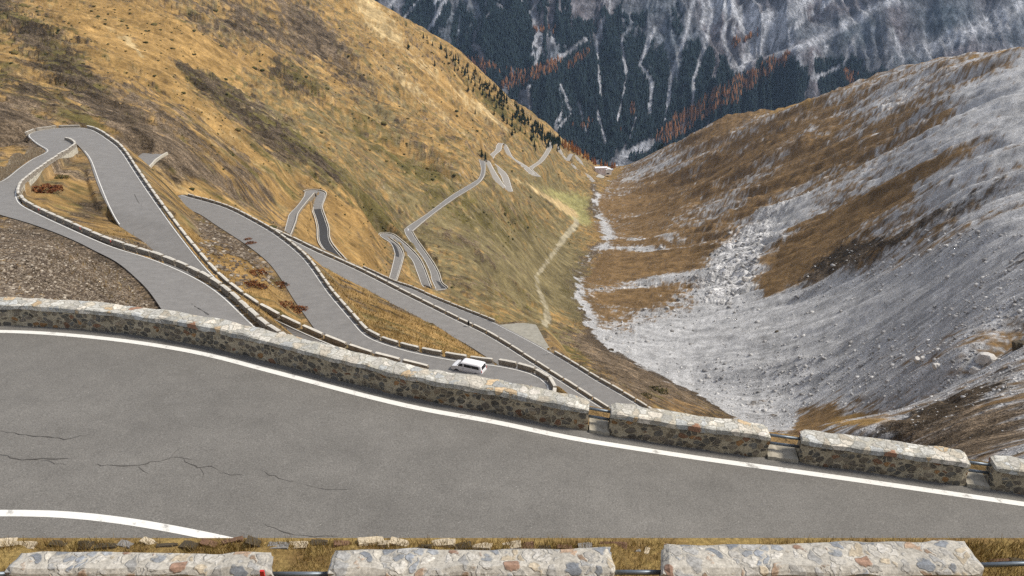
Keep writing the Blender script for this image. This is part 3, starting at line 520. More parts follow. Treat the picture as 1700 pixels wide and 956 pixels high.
# ------------------------------------------------------------------ materials
def asphalt(name,base,fine=True):
    t=NB(name,.88,.3); o=t.coord()
    n=t.noise(t.coord((.6,1.0,1),rot=(0,0,.28)),.7,6,.65); n2=t.noise(o,30,4,.85); v=t.vor(o,55); n3=t.noise(o,1.7,4,.6,.5)
    c=t.mix(1,base,t.ramp(n,[(.3,.88),(.7,1.10)]),'MULTIPLY'); c=t.mix(.6,c,t.ramp(n3,[(.3,.88),(.7,1.12)]),'MULTIPLY')
    if fine:
        c=t.mix(.85,c,t.ramp(n2,[(.3,.5),(.5,1.),(.7,1.6)]),'MULTIPLY')
        c=t.mix(.7,c,t.ramp(v.outputs['Color'],[(.0,.75),(.75,1.),(.93,1.15),(1.,2.4)]),'MULTIPLY')
        t.bump(n2,.35,.01)
    t.col(c); return t.m
M['asphalt']=asphalt('worn_asphalt',(.155,.147,.134)); M['asphalt2']=asphalt('hill_road_asphalt',(.20,.192,.182)); M['asphalt3']=asphalt('dusty_road',(.30,.28,.25),False); M['asphalt_new']=asphalt('fresh_asphalt',(.05,.05,.052))
def paint():
    t=NB('road_paint',.7,.3); o=t.coord(); n=t.noise(o,3,6,.75); n2=t.noise(o,40,3,.7)
    c=t.mix(t.ramp(n,[(.34,.8),(.44,.0)]),(.70,.69,.65),(.26,.25,.23)); c=t.mix(.5,c,t.ramp(n2,[(.3,.75),(.6,1.1)]),'MULTIPLY'); t.col(c); return t.m
M['paint']=paint()
def simple(name,c,rough=.8,spec=.3,scale=3,amt=.3,metal=0,bump=None):
    t=NB(name,rough,spec); n=t.noise(t.coord(),scale,5,.65); t.col(t.mix(1,c,t.ramp(n,[(.3,1-amt),(.7,1+amt)]),'MULTIPLY')); t.b.inputs['Metallic'].default_value=metal
    if bump: t.bump(n,bump[0],bump[1])
    return t.m
def masonry(name,scale,mortar,stones,edge=(.03,.09),flat=(1,1,1.25),bumpd=.05,mval=1.0,round_=.62,warp=.34):
    """rubble masonry: random stones set in pale mortar"""
    t=NB(name,.9,.2); o=t.coord(flat)
    w=t.noise(o,2.2,3,.6); wv=t.node('ShaderNodeVectorMath',operation='ADD'); sc_=t.node('ShaderNodeVectorMath',operation='SCALE')
    cn=t.node('ShaderNodeTexNoise'); cn.inputs['Scale'].default_value=3.1; cn.inputs['Detail'].default_value=3; t.l.new(o,cn.inputs['Vector'])
    t.l.new(cn.outputs['Color'],sc_.inputs[0]); sc_.inputs['Scale'].default_value=warp; t.l.new(o,wv.inputs[0]); t.l.new(sc_.outputs[0],wv.inputs[1]); q=wv.outputs[0]
    e=t.vor(q,scale,'DISTANCE_TO_EDGE').outputs['Distance']; f1=t.vor(q,scale); cell=f1.outputs['Color']; e=t.math('MINIMUM',e,t.math('MULTIPLY',t.math('SUBTRACT',round_,f1.outputs['Distance']),.55))
    sep=t.node('ShaderNodeSeparateColor'); t.l.new(cell,sep.inputs[0])
    n=t.noise(o,14,6,.7); n2=t.noise(o,1.1,3,.6)
    st=t.ramp(sep.outputs[0],stones,'CONSTANT'); st=t.mix(.85,st,t.ramp(n,[(.3,.5),(.7,1.5)]),'MULTIPLY'); n9=t.noise(o,34,4,.75); st=t.mix(.7,st,t.ramp(n9,[(.3,.6),(.7,1.4)]),'MULTIPLY'); st=t.mix(.8,st,t.ramp(sep.outputs[1],[(0,.65),(1,1.3)]),'MULTIPLY')
    en=t.math('ADD',e,t.math('MULTIPLY',t.math('SUBTRACT',n,.5),.09)); en=t.math('SUBTRACT',en,t.math('MULTIPLY',sep.outputs[2],.07))
    mk=t.ramp(en,[(edge[0],0),(edge[1],1)])
    mo=t.mix(.9,mortar,t.ramp(n,[(.3,.62),(.7,1.3)]),'MULTIPLY'); mo=t.mix(.7,mo,t.ramp(n9,[(.3,.65),(.7,1.35)]),'MULTIPLY'); mo=t.mix(.7,mo,t.ramp(n2,[(.3,.78),(.7,1.2)]),'MULTIPLY')
    t.col(t.mix(mk,mo,st))
    t.bump(t.math('ADD',t.math('MULTIPLY',mk,.6),t.math('MULTIPLY',n,.35)),.9,bumpd); return t.m
M['wall_stone']=masonry('rubble_wall_face',4.9,(.37,.32,.23),[(0,(.15,.13,.105)),(.22,(.20,.17,.13)),(.4,(.105,.098,.085)),(.55,(.23,.185,.13)),(.68,(.165,.158,.14)),(.80,(.18,.105,.065)),(.87,(.13,.12,.10)),(.95,(.26,.15,.07))],(.01,.05),round_=.68,warp=.25,bumpd=.035)
M['wall_cap']=masonry('rubble_wall_top',3.4,(.40,.38,.32),[(0,(.46,.44,.39)),(.3,(.42,.41,.37)),(.5,(.50,.46,.39)),(.66,(.40,.36,.29)),(.80,(.37,.375,.36)),(.90,(.50,.38,.24)),(.94,(.46,.43,.38)),(.985,(.30,.17,.11))],(-.03,.03),(1,1,1),bumpd=.03,round_=.85)
M['near_cap']=masonry('near_parapet_top',5.0,(.42,.395,.345),[(0,(.42,.40,.36)),(.20,(.25,.262,.275)),(.30,(.37,.355,.325)),(.48,(.33,.325,.31)),(.60,(.42,.36,.27)),(.70,(.25,.16,.115)),(.76,(.22,.235,.255)),(.86,(.29,.21,.15)),(.93,(.46,.43,.37))],(.0,.07),(1,1,1),round_=.66,warp=.45,bumpd=.02)
M['block']=simple('parapet_masonry',(.235,.205,.165),.9,.2,5,.5,bump=(.7,.08)); M['block_top']=simple('parapet_cap_skylit',(.52,.49,.43),.9,.2,4,.25,bump=(.5,.05))  # caps painted paler than the sides for the sky light on them
M['pale_wall']=masonry('pale_retaining_masonry',2.2,(.50,.46,.37),[(0,(.42,.39,.31)),(.5,(.34,.31,.25)),(.8,(.48,.44,.36))],(.03,.1))
M['concrete']=simple('sill_concrete',(.34,.31,.25),.9,.2,6,.25,bump=(.5,.02)); M['pipe']=simple('galvanised_pipe',(.16,.19,.22),.45,.5,8,.2,metal=.6)
M['crack']=simple('dark_crack',(.085,.08,.074),.95,.1)  # plain dark brown-grey of the road cracks
M['white_paint']=simple('white_car_paint',(.80,.80,.82),.28,.5,2,.02); M['glass']=simple('tinted_glass',(.012,.013,.016),.08,.6,2,.05); M['tyre']=simple('tyre_rubber',(.02,.02,.02),.85,.2,20,.2); M['rim']=simple('alloy_rim',(.30,.30,.32),.4,.5,9,.1,metal=.7)
M['red_lamp']=simple('red_lens',(.42,.02,.015),.3,.5,5,.05); M['clear_lamp']=simple('clear_lens',(.55,.57,.6),.15,.6,5,.05); M['black_plastic']=simple('black_plastic',(.025,.025,.027),.6,.4,10,.1); M['plate']=simple('plate_white',(.6,.6,.58),.5,.4,3,.05)
M['red_refl']=simple('red_reflector',(.55,.03,.03),.4,.5,3,.05); M['wht_refl']=simple('white_reflector',(.75,.73,.70),.4,.5,3,.05)
# ------------------------------------------------------------------ carriageways
def strip(name,a,b,mats,dz=0,kind='structure',parent=None,cols=1):
    n=len(a); v=[]; 
    for j in range(cols+1):
        t=j/cols; v.append(a*(1-t)+b*t)
    v=np.stack(v,1); v[...,2]+=dz; V_=v.reshape(-1,3); c=cols+1
    F_=[(i*c+j,i*c+j+1,(i+1)*c+j+1,(i+1)*c+j) for i in range(n-1) for j in range(cols)]
    me=mesh_from(name,V_,F_)
    if me.polygons and sum(p.normal.z for p in me.polygons)<0:
        me.flip_normals()
    o=link(name,me,mats,parent)
    if kind and not parent: tag(o,kind=kind)
    return o
def widen(l,r,e):
    d=(r-l); w=np.linalg.norm(d[:,:2],axis=1)[:,None]; u=d/w; return l-u*e,r+u*e
def line_strip(p,w=.13,dz=.012,parent=None): return strip('edge_line',offset(p,w/2),offset(p,-w/2),[M['paint']],dz,parent=parent)
for k in ['R0','AB','HC','C','D','E','H3','H5','G','K','V']:
    l,r=ROADS[k]; e=.55 if k in('R0','AB','HC','C','D','E') else .25
    a,b=widen(l,r,e)
    if k in('AB','HC','H5'):
        a,b=a.copy(),b.copy()
    dzr={'HC':.008,'C':.016,'H5':.01,'G':.02}.get(k,0)
    strip('road',a,b,[M['asphalt'] if k=='R0' else M['asphalt3'] if k in('K','V') else M['asphalt2']],dzr,cols=1)
L0,R0_=ROADS['R0']
line_strip(L0,.19,.006)
for k in('AB','HC','C','D','E'): 
    l,r=ROADS[k]; line_strip(l if k!='HC' else r,.15,.03) if k!='AB' else (line_strip(l[int(len(l)*.26):],.15,.03))
lA,rA=ROADS['AB']
nA=len(rA)
line_strip(rA[:int(nA*.40)],.15,.03)
nearu=proj(rA[:,0],rA[:,1],rA[:,2])
k0=int(np.argmin(np.hypot(nearu[0]-140,nearu[1]-251)+ (np.arange(nA)<nA*.45)*999)); k1=int(np.argmin(np.hypot(nearu[0]-200,nearu[1]-374)))
line_strip(rA[k0:k1],.16,.03)
for k,w in(('H5',.24),('G',.32),('K',.6)):
    l,r=ROADS[k]; line_strip(l,w,.045); line_strip(r,w,.045)
# fresh patches of darker asphalt
def patch(k,p0,p1,f0=0,f1=1):
    l,r=ROADS[k]; c=(l+r)/2; u,v=proj(c[:,0],c[:,1],c[:,2])
    i=int(np.argmin(np.hypot(u-p0[0],v-p0[1]))); j=int(np.argmin(np.hypot(u-p1[0],v-p1[1]))); i,j=min(i,j),max(i,j)
    a=l[i:j+1]*(1-f0)+r[i:j+1]*f0; b=l[i:j+1]*(1-f1)+r[i:j+1]*f1; strip('asphalt_patch',a,b,[M['asphalt_new']],.035)
patch('H5',(526,347),(560,428),.03,.97); patch('G',(652,402),(666,428),.05,.55); patch('G',(724,466),(736,478),.5,.97)
# near white line of the inner curve and cracks in the nearest road
from mathutils.bvhtree import BVHTree
_a,_b=widen(L0,ROADS['R0'][1],.55); _v=[tuple(q) for q in np.concatenate([_a,_b])]; _n=len(_a); BV=BVHTree.FromPolygons(_v,[(i,i+1,_n+i+1,_n+i) for i in range(_n-1)])
def on_r0(u,v,dz=0):
    d=ray(u,v); h=BV.ray_cast(Vector((0,0,0)),Vector(d).normalized())
    if h[0] is not None: q=np.array(h[0]); q[2]+=dz; return q
    return P(u,v,-11.0)
def _old(u,v,dz=0):
    d=ray(u,v); z=-11.3
    for _ in range(6):
        p=d*(z/d[2]); i=int(np.argmin(np.hypot(L0[:,0]-p[0],(L0[:,1]-p[1])*.35))); 
        a,b=L0[i],R0_[i]; z=L0[i,2]
    p=d*(z/d[2]); p[2]+=dz; return p
q=even(catmull([on_r0(u,v) for u,v in [(-300,862),(-150,853),(0,852),(80,853),(150,858),(220,867),(290,879),(360,893),(440,911)]],.4),.3); 
def settle(p,dz):
    for s in p:
        h=BV.ray_cast(Vector((s[0],s[1],5)),Vector((0,0,-1)))
        if h[0] is not None: s[2]=h[0][2]+dz
    return p
strip('edge_line',settle(offset(q,.10),.006),settle(offset(q,-.10),.006),[M['paint']],0)
def crack(pts,w):
    p=catmull([on_r0(u,v) for u,v in pts],.12); n=len(p); jx=np.cumsum(rng.normal(0,.012,(n,2)),0)*.6+rng.normal(0,.012,(n,2)); p[:,:2]+=.8*jx-.8*np.linspace(0,1,n)[:,None]*jx[-1]+rng.normal(0,.022,(n,2))
    ww=.6*w*(.35+rng.random(n))*np.sin(np.linspace(.15,3.0,n)); strip('road_crack',settle(offset(p,ww/2),.009),settle(offset(p,-ww/2),.009),[M['crack']],0)
crack([(0,716),(40,722),(80,727),(120,728),(150,722)],.035); crack([(0,754),(35,764),(70,763),(105,762),(130,757)],.05); crack([(155,772),(190,774),(230,772),(260,766),(285,760),(302,759)],.045)
crack([(302,759),(315,770),(330,776),(350,775),(366,784)],.04); crack([(290,757),(300,762),(322,764)],.02); crack([(436,782),(450,788),(465,793),(490,800)],.025); crack([(440,868),(462,880),(490,887),(520,889),(560,891)],.035); crack([(230,772),(236,782),(250,786)],.025); crack([(330,776),(338,786),(336,795)],.02); crack([(70,763),(88,770),(112,771)],.02); crack([(285,760),(292,748),(306,742)],.018); crack([(500,806),(540,812),(585,812)],.018); crack([(366,784),(385,787),(405,790)],.02)
def crack2(k,pts,z,w):
    p=catmull([P(u,v,z) for u,v in pts],.5); l,r=ROADS[k]; c=(l+r)/2
    for i in range(len(p)): p[i,2]=c[int(np.argmin(np.hypot(c[:,0]-p[i,0],c[:,1]-p[i,1]))),2]
    strip('road_crack',offset(p,w/2),offset(p,-w/2),[M['crack']],.04)
crack2('AB',[(282,472),(296,481),(311,490),(322,500),(335,509),(346,518)],-36,.10); crack2('AB',[(224,326),(232,340),(245,347)],-47,.12)
# ------------------------------------------------------------------ mesh pieces
def bm_box(bm,c,s,rot=None,bev=0):
    r=bmesh.ops.create_cube(bm,size=1); vs=r['verts']
    for v in vs: v.co=Vector((v.co.x*s[0],v.co.y*s[1],v.co.z*s[2]))
    if rot:
        from mathutils import Matrix
        bmesh.ops.rotate(bm,verts=vs,cent=(0,0,0),matrix=rot)
    for v in vs: v.co+=Vector(c)
    return vs
def fin(bm,name,mats,parent=None,smooth=False):
    bmesh.ops.recalc_face_normals(bm,faces=bm.faces); me=bpy.data.meshes.new(name); bm.to_mesh(me); bm.free()
    if smooth: me.polygons.foreach_set('use_smooth',[True]*len(me.polygons))
    return link(name,me,mats,parent)
def rough_box(name,L,Wd,H,nx,ny,nz,amp,seed,mats,split=None):
    """masonry block with worn edges; local x along, y across, z up from 0"""
    bm=bmesh.new()
    xs=np.linspace(-L/2,L/2,nx+1); ys=np.linspace(-Wd/2,Wd/2,ny+1); zs=np.linspace(0,H,nz+1); cache={}
    def V3(i,j,k):
        if (i,j,k) not in cache:
            x,y,z=xs[i],ys[j],zs[k]
            ex=(i in(0,nx))+(j in(0,ny))+(k==nz)
            sx_=-np.sign(x)*(i in(0,nx)); sy_=-np.sign(y)*(j in(0,ny)); sz_=-(k==nz)
            c=.045*(ex>=2); n=[float(vn(np.array([x*3.1+seed*3.7+q*11]),np.array([y*3.7+z*4.3+q*5]),seed)[0]) for q in range(3)]
            cache[(i,j,k)]=bm.verts.new((x+sx_*c+n[0]*amp,y+sy_*c+n[1]*amp,z+sz_*c+n[2]*amp*(k>0)))
        return cache[(i,j,k)]
    def face(a,b,c,d,m): f=bm.faces.new((a,b,c,d)); f.material_index=m
    for i in range(nx):
        for j in range(ny): face(V3(i,j,nz),V3(i+1,j,nz),V3(i+1,j+1,nz),V3(i,j+1,nz),1)
        for k in range(nz):
            face(V3(i,0,k),V3(i+1,0,k),V3(i+1,0,k+1),V3(i,0,k+1),0); face(V3(i,ny,k),V3(i,ny,k+1),V3(i+1,ny,k+1),V3(i+1,ny,k),0)
    for j in range(ny):
        for k in range(nz):
            face(V3(0,j,k),V3(0,j,k+1),V3(0,j+1,k+1),V3(0,j+1,k),0); face(V3(nx,j,k),V3(nx,j+1,k),V3(nx,j+1,k+1),V3(nx,j,k+1),0)
    bmesh.ops.recalc_face_normals(bm,faces=bm.faces); me=bpy.data.meshes.new(name); bm.to_mesh(me); bm.free()
    for m in mats: me.materials.append(m)
    return me
blkmesh=[rough_box('parapet_block',1,.55,1.0,8,2,3,.03,i+1,[M['block'],M['block_top']]) for i in range(5)]
ORD=['first','second','third','fourth','fifth','sixth','seventh','eighth','ninth','tenth','eleventh','twelfth','thirteenth','fourteenth','fifteenth','sixteenth','seventeenth','eighteenth','nineteenth','twentieth']
TENS={2:'twenty',3:'thirty',4:'forty',5:'fifty',6:'sixty'}
def ordn(n):
    if n<=20: return ORD[n-1]
    t,u=divmod(n,10); return {2:'twentieth',3:'thirtieth',4:'fortieth',5:'fiftieth',6:'sixtieth'}[t] if u==0 else TENS[t]+'-'+ORD[u-1]
NBLK=0
def blocks(p,side,blen,gap,where,group,u0=None,u1=None,v_ok=None,off=.85,H=.88,extra=None,first=None):
    """one block after another along a surveyed edge, set out by distance"""
    global NBLK
    p=offset(p,side*off); s=arclen(p); pos=0.3; n=0
    while pos+blen<s[-1]:
        a=np.array([np.interp(pos,s,p[:,k]) for k in range(3)]); b=np.array([np.interp(pos+blen,s,p[:,k]) for k in range(3)]); c=(a+b)/2
        uu_,vv_=proj(c[0],c[1],c[2]+.9)
        seen=-25<uu_<1725 and -10<vv_<975 and (v_ok is None or v_ok(uu_,vv_))
        if seen:
            n+=1; NBLK+=1; d=b-a; L=float(np.linalg.norm(d)); yaw=math.atan2(d[1],d[0]); pitch=-math.asin(d[2]/L)
            lab=f'{ordn(n)} block {where}'; g_=group
            o=bpy.data.objects.new('parapet_block',random.choice(blkmesh)); COL.objects.link(o); o.location=(c[0],c[1],c[2]-.12); o.rotation_euler=(random.gauss(0,.01),pitch,yaw); o.scale=(L*random.uniform(.975,1.0),random.uniform(.95,1.1),H*random.uniform(.95,1.08))
            tag(o,lab,'parapet block',g_)
            if extra and n in extra:
                for sg,mm,zz_ in((1,'red_refl',.62),):
                    bm=bmesh.new(); bm_box(bm,(L/2-.02,-side*.30,.70),(.10,.05,.34)); bm_box(bm,(L/2-.02,-side*.31,.50),(.10,.05,.08)); q=fin(bm,'reflector',[M['red_refl']]); 
                    q.parent=o; q.scale=(1/o.scale[0],1/o.scale[1],1/o.scale[2]); q.location=(.5-(L/2)/o.scale[0],0,0) if False else (0,0,0)
        pos+=blen+gap
    return n
def sub(p,i0,i1): return p[i0:i1]
def near_i(p,u,v,lo=0,hi=None):
    a,b=proj(p[:,0],p[:,1],p[:,2]); d=np.hypot(a-u,b-v); m=np.ones(len(p),bool); m[:lo]=0
    if hi: m[hi:]=0
    return int(np.argmin(np.where(m,d,1e9)))
iE=near_i(rA,113,233); i27=near_i(rA,27,327)
# upper leg, parapet on its right edge (travelling away)
blocks(rA[:i27][::-1],1,3.3,.22,'after the left bend of the upper road leg','parapet blocks beside the upper road leg',extra=(4,9,12))
blocks(rA[i27:iE+1],-1,2.6,.10,'on the tall pale wall inside the upper left hairpin','parapet blocks inside the upper left hairpin',off=.5)
iB0=near_i(lA,48,223,lo=int(nA*.3)); iB1=near_i(lA,140,213,lo=iB0)
blocks(lA[iB0:iB1],1,6.0,.35,'on the far rim of the upper left hairpin, from its left end','parapet blocks around the upper left hairpin rim')
blocks(lA[iB1:],1,4.1,.28,'down the second road leg, from the upper left hairpin','parapet blocks down the second road leg',v_ok=lambda u,v:u<740)
hl,hr=ROADS['HC']; iH=near_i(hr,926,676)
blocks(hr[max(iH-6,0):][::-1],1,3.2,.10,'round the white van hairpin, from the left end','parapet blocks round the hairpin near the white van',off=.95)
Cl,Cr=ROADS['C']
blocks(Cl,-1,3.9,.40,'on the third road leg, counted leftwards from the van','parapet blocks along the third road leg')
Dl,Dr=ROADS['D']; iD=near_i(Dl,436,374)
blocks(Dl[iD:],1,4.3,.14,'on the fourth road leg, from its upper left end','parapet blocks along the fourth road leg')
El,Er=ROADS['E']; iE1=near_i(El,912,585); iE2=near_i(El,818,535)
blocks(El[:iE1][::-1],1,4.0,.12,'on the lowest leg, right of the yellow sign, counted from it','parapet blocks on the right part of the fifth road leg',v_ok=lambda u,v:u<1150)
blocks(El[iE2:],-1,4.2,.25,'on the lowest leg, left of the gravel lay-by, counted leftwards','parapet blocks on the left part of the fifth road leg',v_ok=lambda u,v:u>600)
print('blocks',NBLK)
# continuous low walls of the lower bends
def wall_along(p,side,label,name='parapet_wall',H=.8,T=.5,off=.7,mats=None,base=-.3,group=None,cat='parapet wall',step=None):
    a=offset(p,side*off); b=offset(p,side*(off+T)); n=len(p); V_=[];F_=[];mi=[]
    for i in range(n):
        hn=H+.05*math.sin(i*.9)
        V_+=[(a[i,0],a[i,1],a[i,2]+base),(a[i,0],a[i,1],a[i,2]+hn),(b[i,0],b[i,1],b[i,2]+hn),(b[i,0],b[i,1],b[i,2]+base-1.0)]
    for i in range(n-1):
        for j in range(3): F_.append((i*4+j,i*4+j+1,(i+1)*4+j+1,(i+1)*4+j)); mi.append(1 if j==1 else 0)
    F_.append((0,1,2,3)); F_.append(((n-1)*4+3,(n-1)*4+2,(n-1)*4+1,(n-1)*4)); mi+=[0,0]
    me=mesh_from(name,V_,F_); o=link(name,me,mats or [M['block'],M['block_top']])
    for q,m in zip(me.polygons,mi): q.material_index=m
    bm=bmesh.new(); bm.from_mesh(me); bmesh.ops.recalc_face_normals(bm,faces=bm.faces); bm.to_mesh(me); bm.free()
    return tag(o,label,cat,group)
l,r=ROADS['H5']; i=near_i(l,506,318); j=near_i(l,540,320)
PW='low walls along the lower bends'
wall_along(l[i:j+1],1,'low wall around the top of the hairpin with fresh dark asphalt',group=PW)
wall_along(l[j:],1,'low wall along the right edge of the fresh dark asphalt stretch',group=PW)
i2=near_i(r,520,322); wall_along(r[:i2],-1,'low pale wall inside the left leg of the hairpin above the fresh asphalt',H=1.3,group=PW)
wall_along(r[i2+4:],-1,'low pale wall along the left edge of the fresh dark asphalt stretch',H=.6,group=PW)
l,r=ROADS['G']; a=near_i(l,630,391); b=near_i(l,715,477); wall_along(r[:near_i(r,644,396)],-1,'low wall right of the short road stub with a dark asphalt patch',group=PW)
wall_along(l[a:b],1,'low wall along the far edge of the double hairpin in the middle distance',group=PW)
c=near_i(r,699,482); d=near_i(r,741,480); wall_along(r[c:d],-1,'low wall around the bottom of the hairpin beside the pale gravel lay-by',group=PW)
wall_along(r[d:near_i(r,684,386)],-1,'low wall on the valley edge above the bottom hairpin',group=PW)
e=near_i(r,684,386); wall_along(r[e:],-1,'rough masonry wall under the long road climbing right past the white car',H=.7,base=-1.6,group=PW)
l,r=ROADS['H3']; wall_along(r,-1 if float(np.dot(normals2(r)[3],(l-r)[3,:2]))>0 else 1,'curved pale wall round the small hairpin peeking out behind the second road leg',H=.9,mats=[M['pale_wall'],M['block_top']],off=.3)
# retaining walls of the upper left hairpin
wall_along(rA[i27:iE+1],-1,'tall pale masonry wall holding up the road inside the upper left hairpin',name='retaining_wall',H=.05,T=.5,off=.22,base=-2.4,mats=[M['pale_wall'],M['block_top']],cat='retaining wall')
jA=near_i(lA,-10,308); jB=near_i(lA,80,250,lo=jA)
def uphill_wall(p,side,H,label):
    a=offset(p,side*.75); b=offset(p,side*1.25); n=len(p); V_=[];F_=[]
    for i in range(n):
        h=H*(.75+.25*math.sin(i*.5)+.12*random.random())*min(1,(n-i)/8)
        V_+=[(a[i,0],a[i,1],a[i,2]-.2),(a[i,0]+random.gauss(0,.05),a[i,1]+random.gauss(0,.05),a[i,2]+h*.55),(a[i,0],a[i,1],a[i,2]+h),(b[i,0],b[i,1],b[i,2]+h),(b[i,0],b[i,1],b[i,2]-.2)]
    for i in range(n-1):
        for j in range(4): F_.append((i*5+j,i*5+j+1,(i+1)*5+j+1,(i+1)*5+j))
    F_+=[(0,1,2,3,4),tuple((n-1)*5+k for k in(4,3,2,1,0))]
    me=mesh_from('retaining_wall',V_,F_); bm=bmesh.new(); bm.from_mesh(me); bmesh.ops.recalc_face_normals(bm,faces=bm.faces); bm.to_mesh(me); bm.free()
    return tag(link('retaining_wall',me,[M['brown_wall']]),label,'retaining wall')
M['brown_wall']=masonry('brown_dry_stone',2.4,(.16,.125,.08),[(0,(.13,.09,.055)),(.4,(.19,.14,.09)),(.7,(.09,.065,.045)),(.9,(.30,.26,.20))],(.02,.08))
uphill_wall(lA[jA:jB],1,2.6,'brown rubble retaining wall under the grey scree at the left picture edge')
# ------------------------------------------------------------------ nearest valley-side parapet
base=offset(L0,.40); sB=arclen(base); uB,vB=proj(base[:,0],base[:,1],base[:,2])
def s_at(u): return float(np.interp(u,uB,sB))
def pos_at(s,out=0,dz=0):
    q=np.array([np.interp(s,sB,base[:,k]) for k in range(3)]); e=.1; t=np.array([np.interp(s+e,sB,base[:,k])-np.interp(s-e,sB,base[:,k]) for k in range(2)]); t/=np.linalg.norm(t)
    q[:2]+=np.array([-t[1],t[0]])*out; q[2]+=dz; return q
def coped_wall(s0,s1,label,seed,T=.52,H=.73):
    root=empty('parapet_wall',tuple(pos_at((s0+s1)/2))); ox=np.array(root.location); tag(root,label,'parapet wall','roadside parapets of the nearest road')
    n=max(6,int((s1-s0)/.14)); S_=np.linspace(s0,s1,n+1)
    def sect(name,prof,mat,amp,nz):
        # prof: closed outline (out, up) resampled
        pts=[]
        for a,b in zip(prof,prof[1:]+prof[:1]):
            L_=math.hypot(b[0]-a[0],b[1]-a[1]); k=max(1,int(L_/.13))
            for q in range(k): pts.append((a[0]+(b[0]-a[0])*q/k,a[1]+(b[1]-a[1])*q/k))
        m=len(pts); V_=[]
        for i,s in enumerate(S_):
            ee=.0
            for (o_,u_) in pts:
                nn=[float(vn(np.array([s*2.9+q*19.]),np.array([o_*4+u_*3.6+q*7.]),seed+q)[0]) for q in range(3)]
                fs=s+(nn[0]*amp*1.2)*(0 if 0<i<n else 1)
                # worn ends
                endk=min(i,n-i); rnd_=.05*(endk==0)
                V_.append(pos_at(fs,o_+nn[1]*amp-(rnd_ if o_>T*.5 else -rnd_),u_+nn[2]*amp*(u_>.02)-(rnd_ if u_>H*.9 else 0)))
        F_=[]
        for i in range(n):
            for j in range(m): F_.append((i*m+j,i*m+(j+1)%m,(i+1)*m+(j+1)%m,(i+1)*m+j))
        F_.append(tuple(range(m))[::-1]); F_.append(tuple(n*m+j for j in range(m)))
        V_=np.array(V_)-ox; me=mesh_from(name,V_,F_); bm=bmesh.new(); bm.from_mesh(me); bmesh.ops.recalc_face_normals(bm,faces=bm.faces); bm.to_mesh(me); bm.free()
        o=link(name,me,[mat],root); return o
    sect('masonry_body',[(0,-.25),(0,H-.14),(T,H-.14),(T,-.6)],M['wall_stone'],.032,4)
    sect('coping',[(-.035,H-.14),(-.03,H-.01),(.02,H+.02),(T-.02,H+.03),(T+.03,H-.02),(T+.03,H-.14)],M['wall_cap'],.03,1)
    return root
fw=[(sB[0]+.5,s_at(977),'long unbroken rubble parapet sweeping in from the left picture edge'),(s_at(1013),s_at(1273),'rubble parapet section between the first and second rail gaps'),(s_at(1326),s_at(1603),'rubble parapet section between the second and third rail gaps'),(s_at(1644),s_at(1930),'rubble parapet section cut off by the right picture edge')]
for i,(a,b,lb) in enumerate(fw): coped_wall(a,b,lb,100+i*7)
def pipe_mesh(bm,a,b,r=.035,seg=12):
    a=Vector(a);b=Vector(b);d=b-a; q=d.to_track_quat('Z','Y'); L=d.length
    res=bmesh.ops.create_cone(bm,cap_ends=True,segments=seg,radius1=r,radius2=r,depth=L)
    for v in res['verts']: v.co=q@v.co+(a+b)/2
for i in range(3):
    a=fw[i][1]; b=fw[i+1][0]; nm=['between the long parapet and the next section','left of the third parapet section','nearest the right picture edge'][i]
    root=empty('guard_rail',tuple(pos_at((a+b)/2,.4))); o0=np.array(root.location); tag(root,f'two steel pipes in the gap {nm}','guard rail','steel pipe rails across parapet gaps')
    for h in(.56,.31):
        bm=bmesh.new(); pipe_mesh(bm,pos_at(a-.15,.30,h)-o0,pos_at(b+.15,.30,h)-o0,.04); fin(bm,'pipe',[M['pipe']],root,True)
    V_=[];m=8
    for j in range(m+1):
        s=a+.02+(b-a-.04)*j/m
        for (oo,uu2) in((-.04,-.1),(-.02,.1),(.5,.13),(.54,-.5)): V_.append(pos_at(s,oo+random.gauss(0,.008),uu2+random.gauss(0,.008)))
    F_=[(j*4+k,j*4+k+1,(j+1)*4+k+1,(j+1)*4+k) for j in range(m) for k in range(3)]+[(3,2,1,0),(m*4,m*4+1,m*4+2,m*4+3)]
    me=mesh_from('concrete_sill',V_,F_); tag(link('concrete_sill',me,[M['concrete']]),f'concrete sill in the gap {nm}','sill','concrete sills in the parapet gaps')
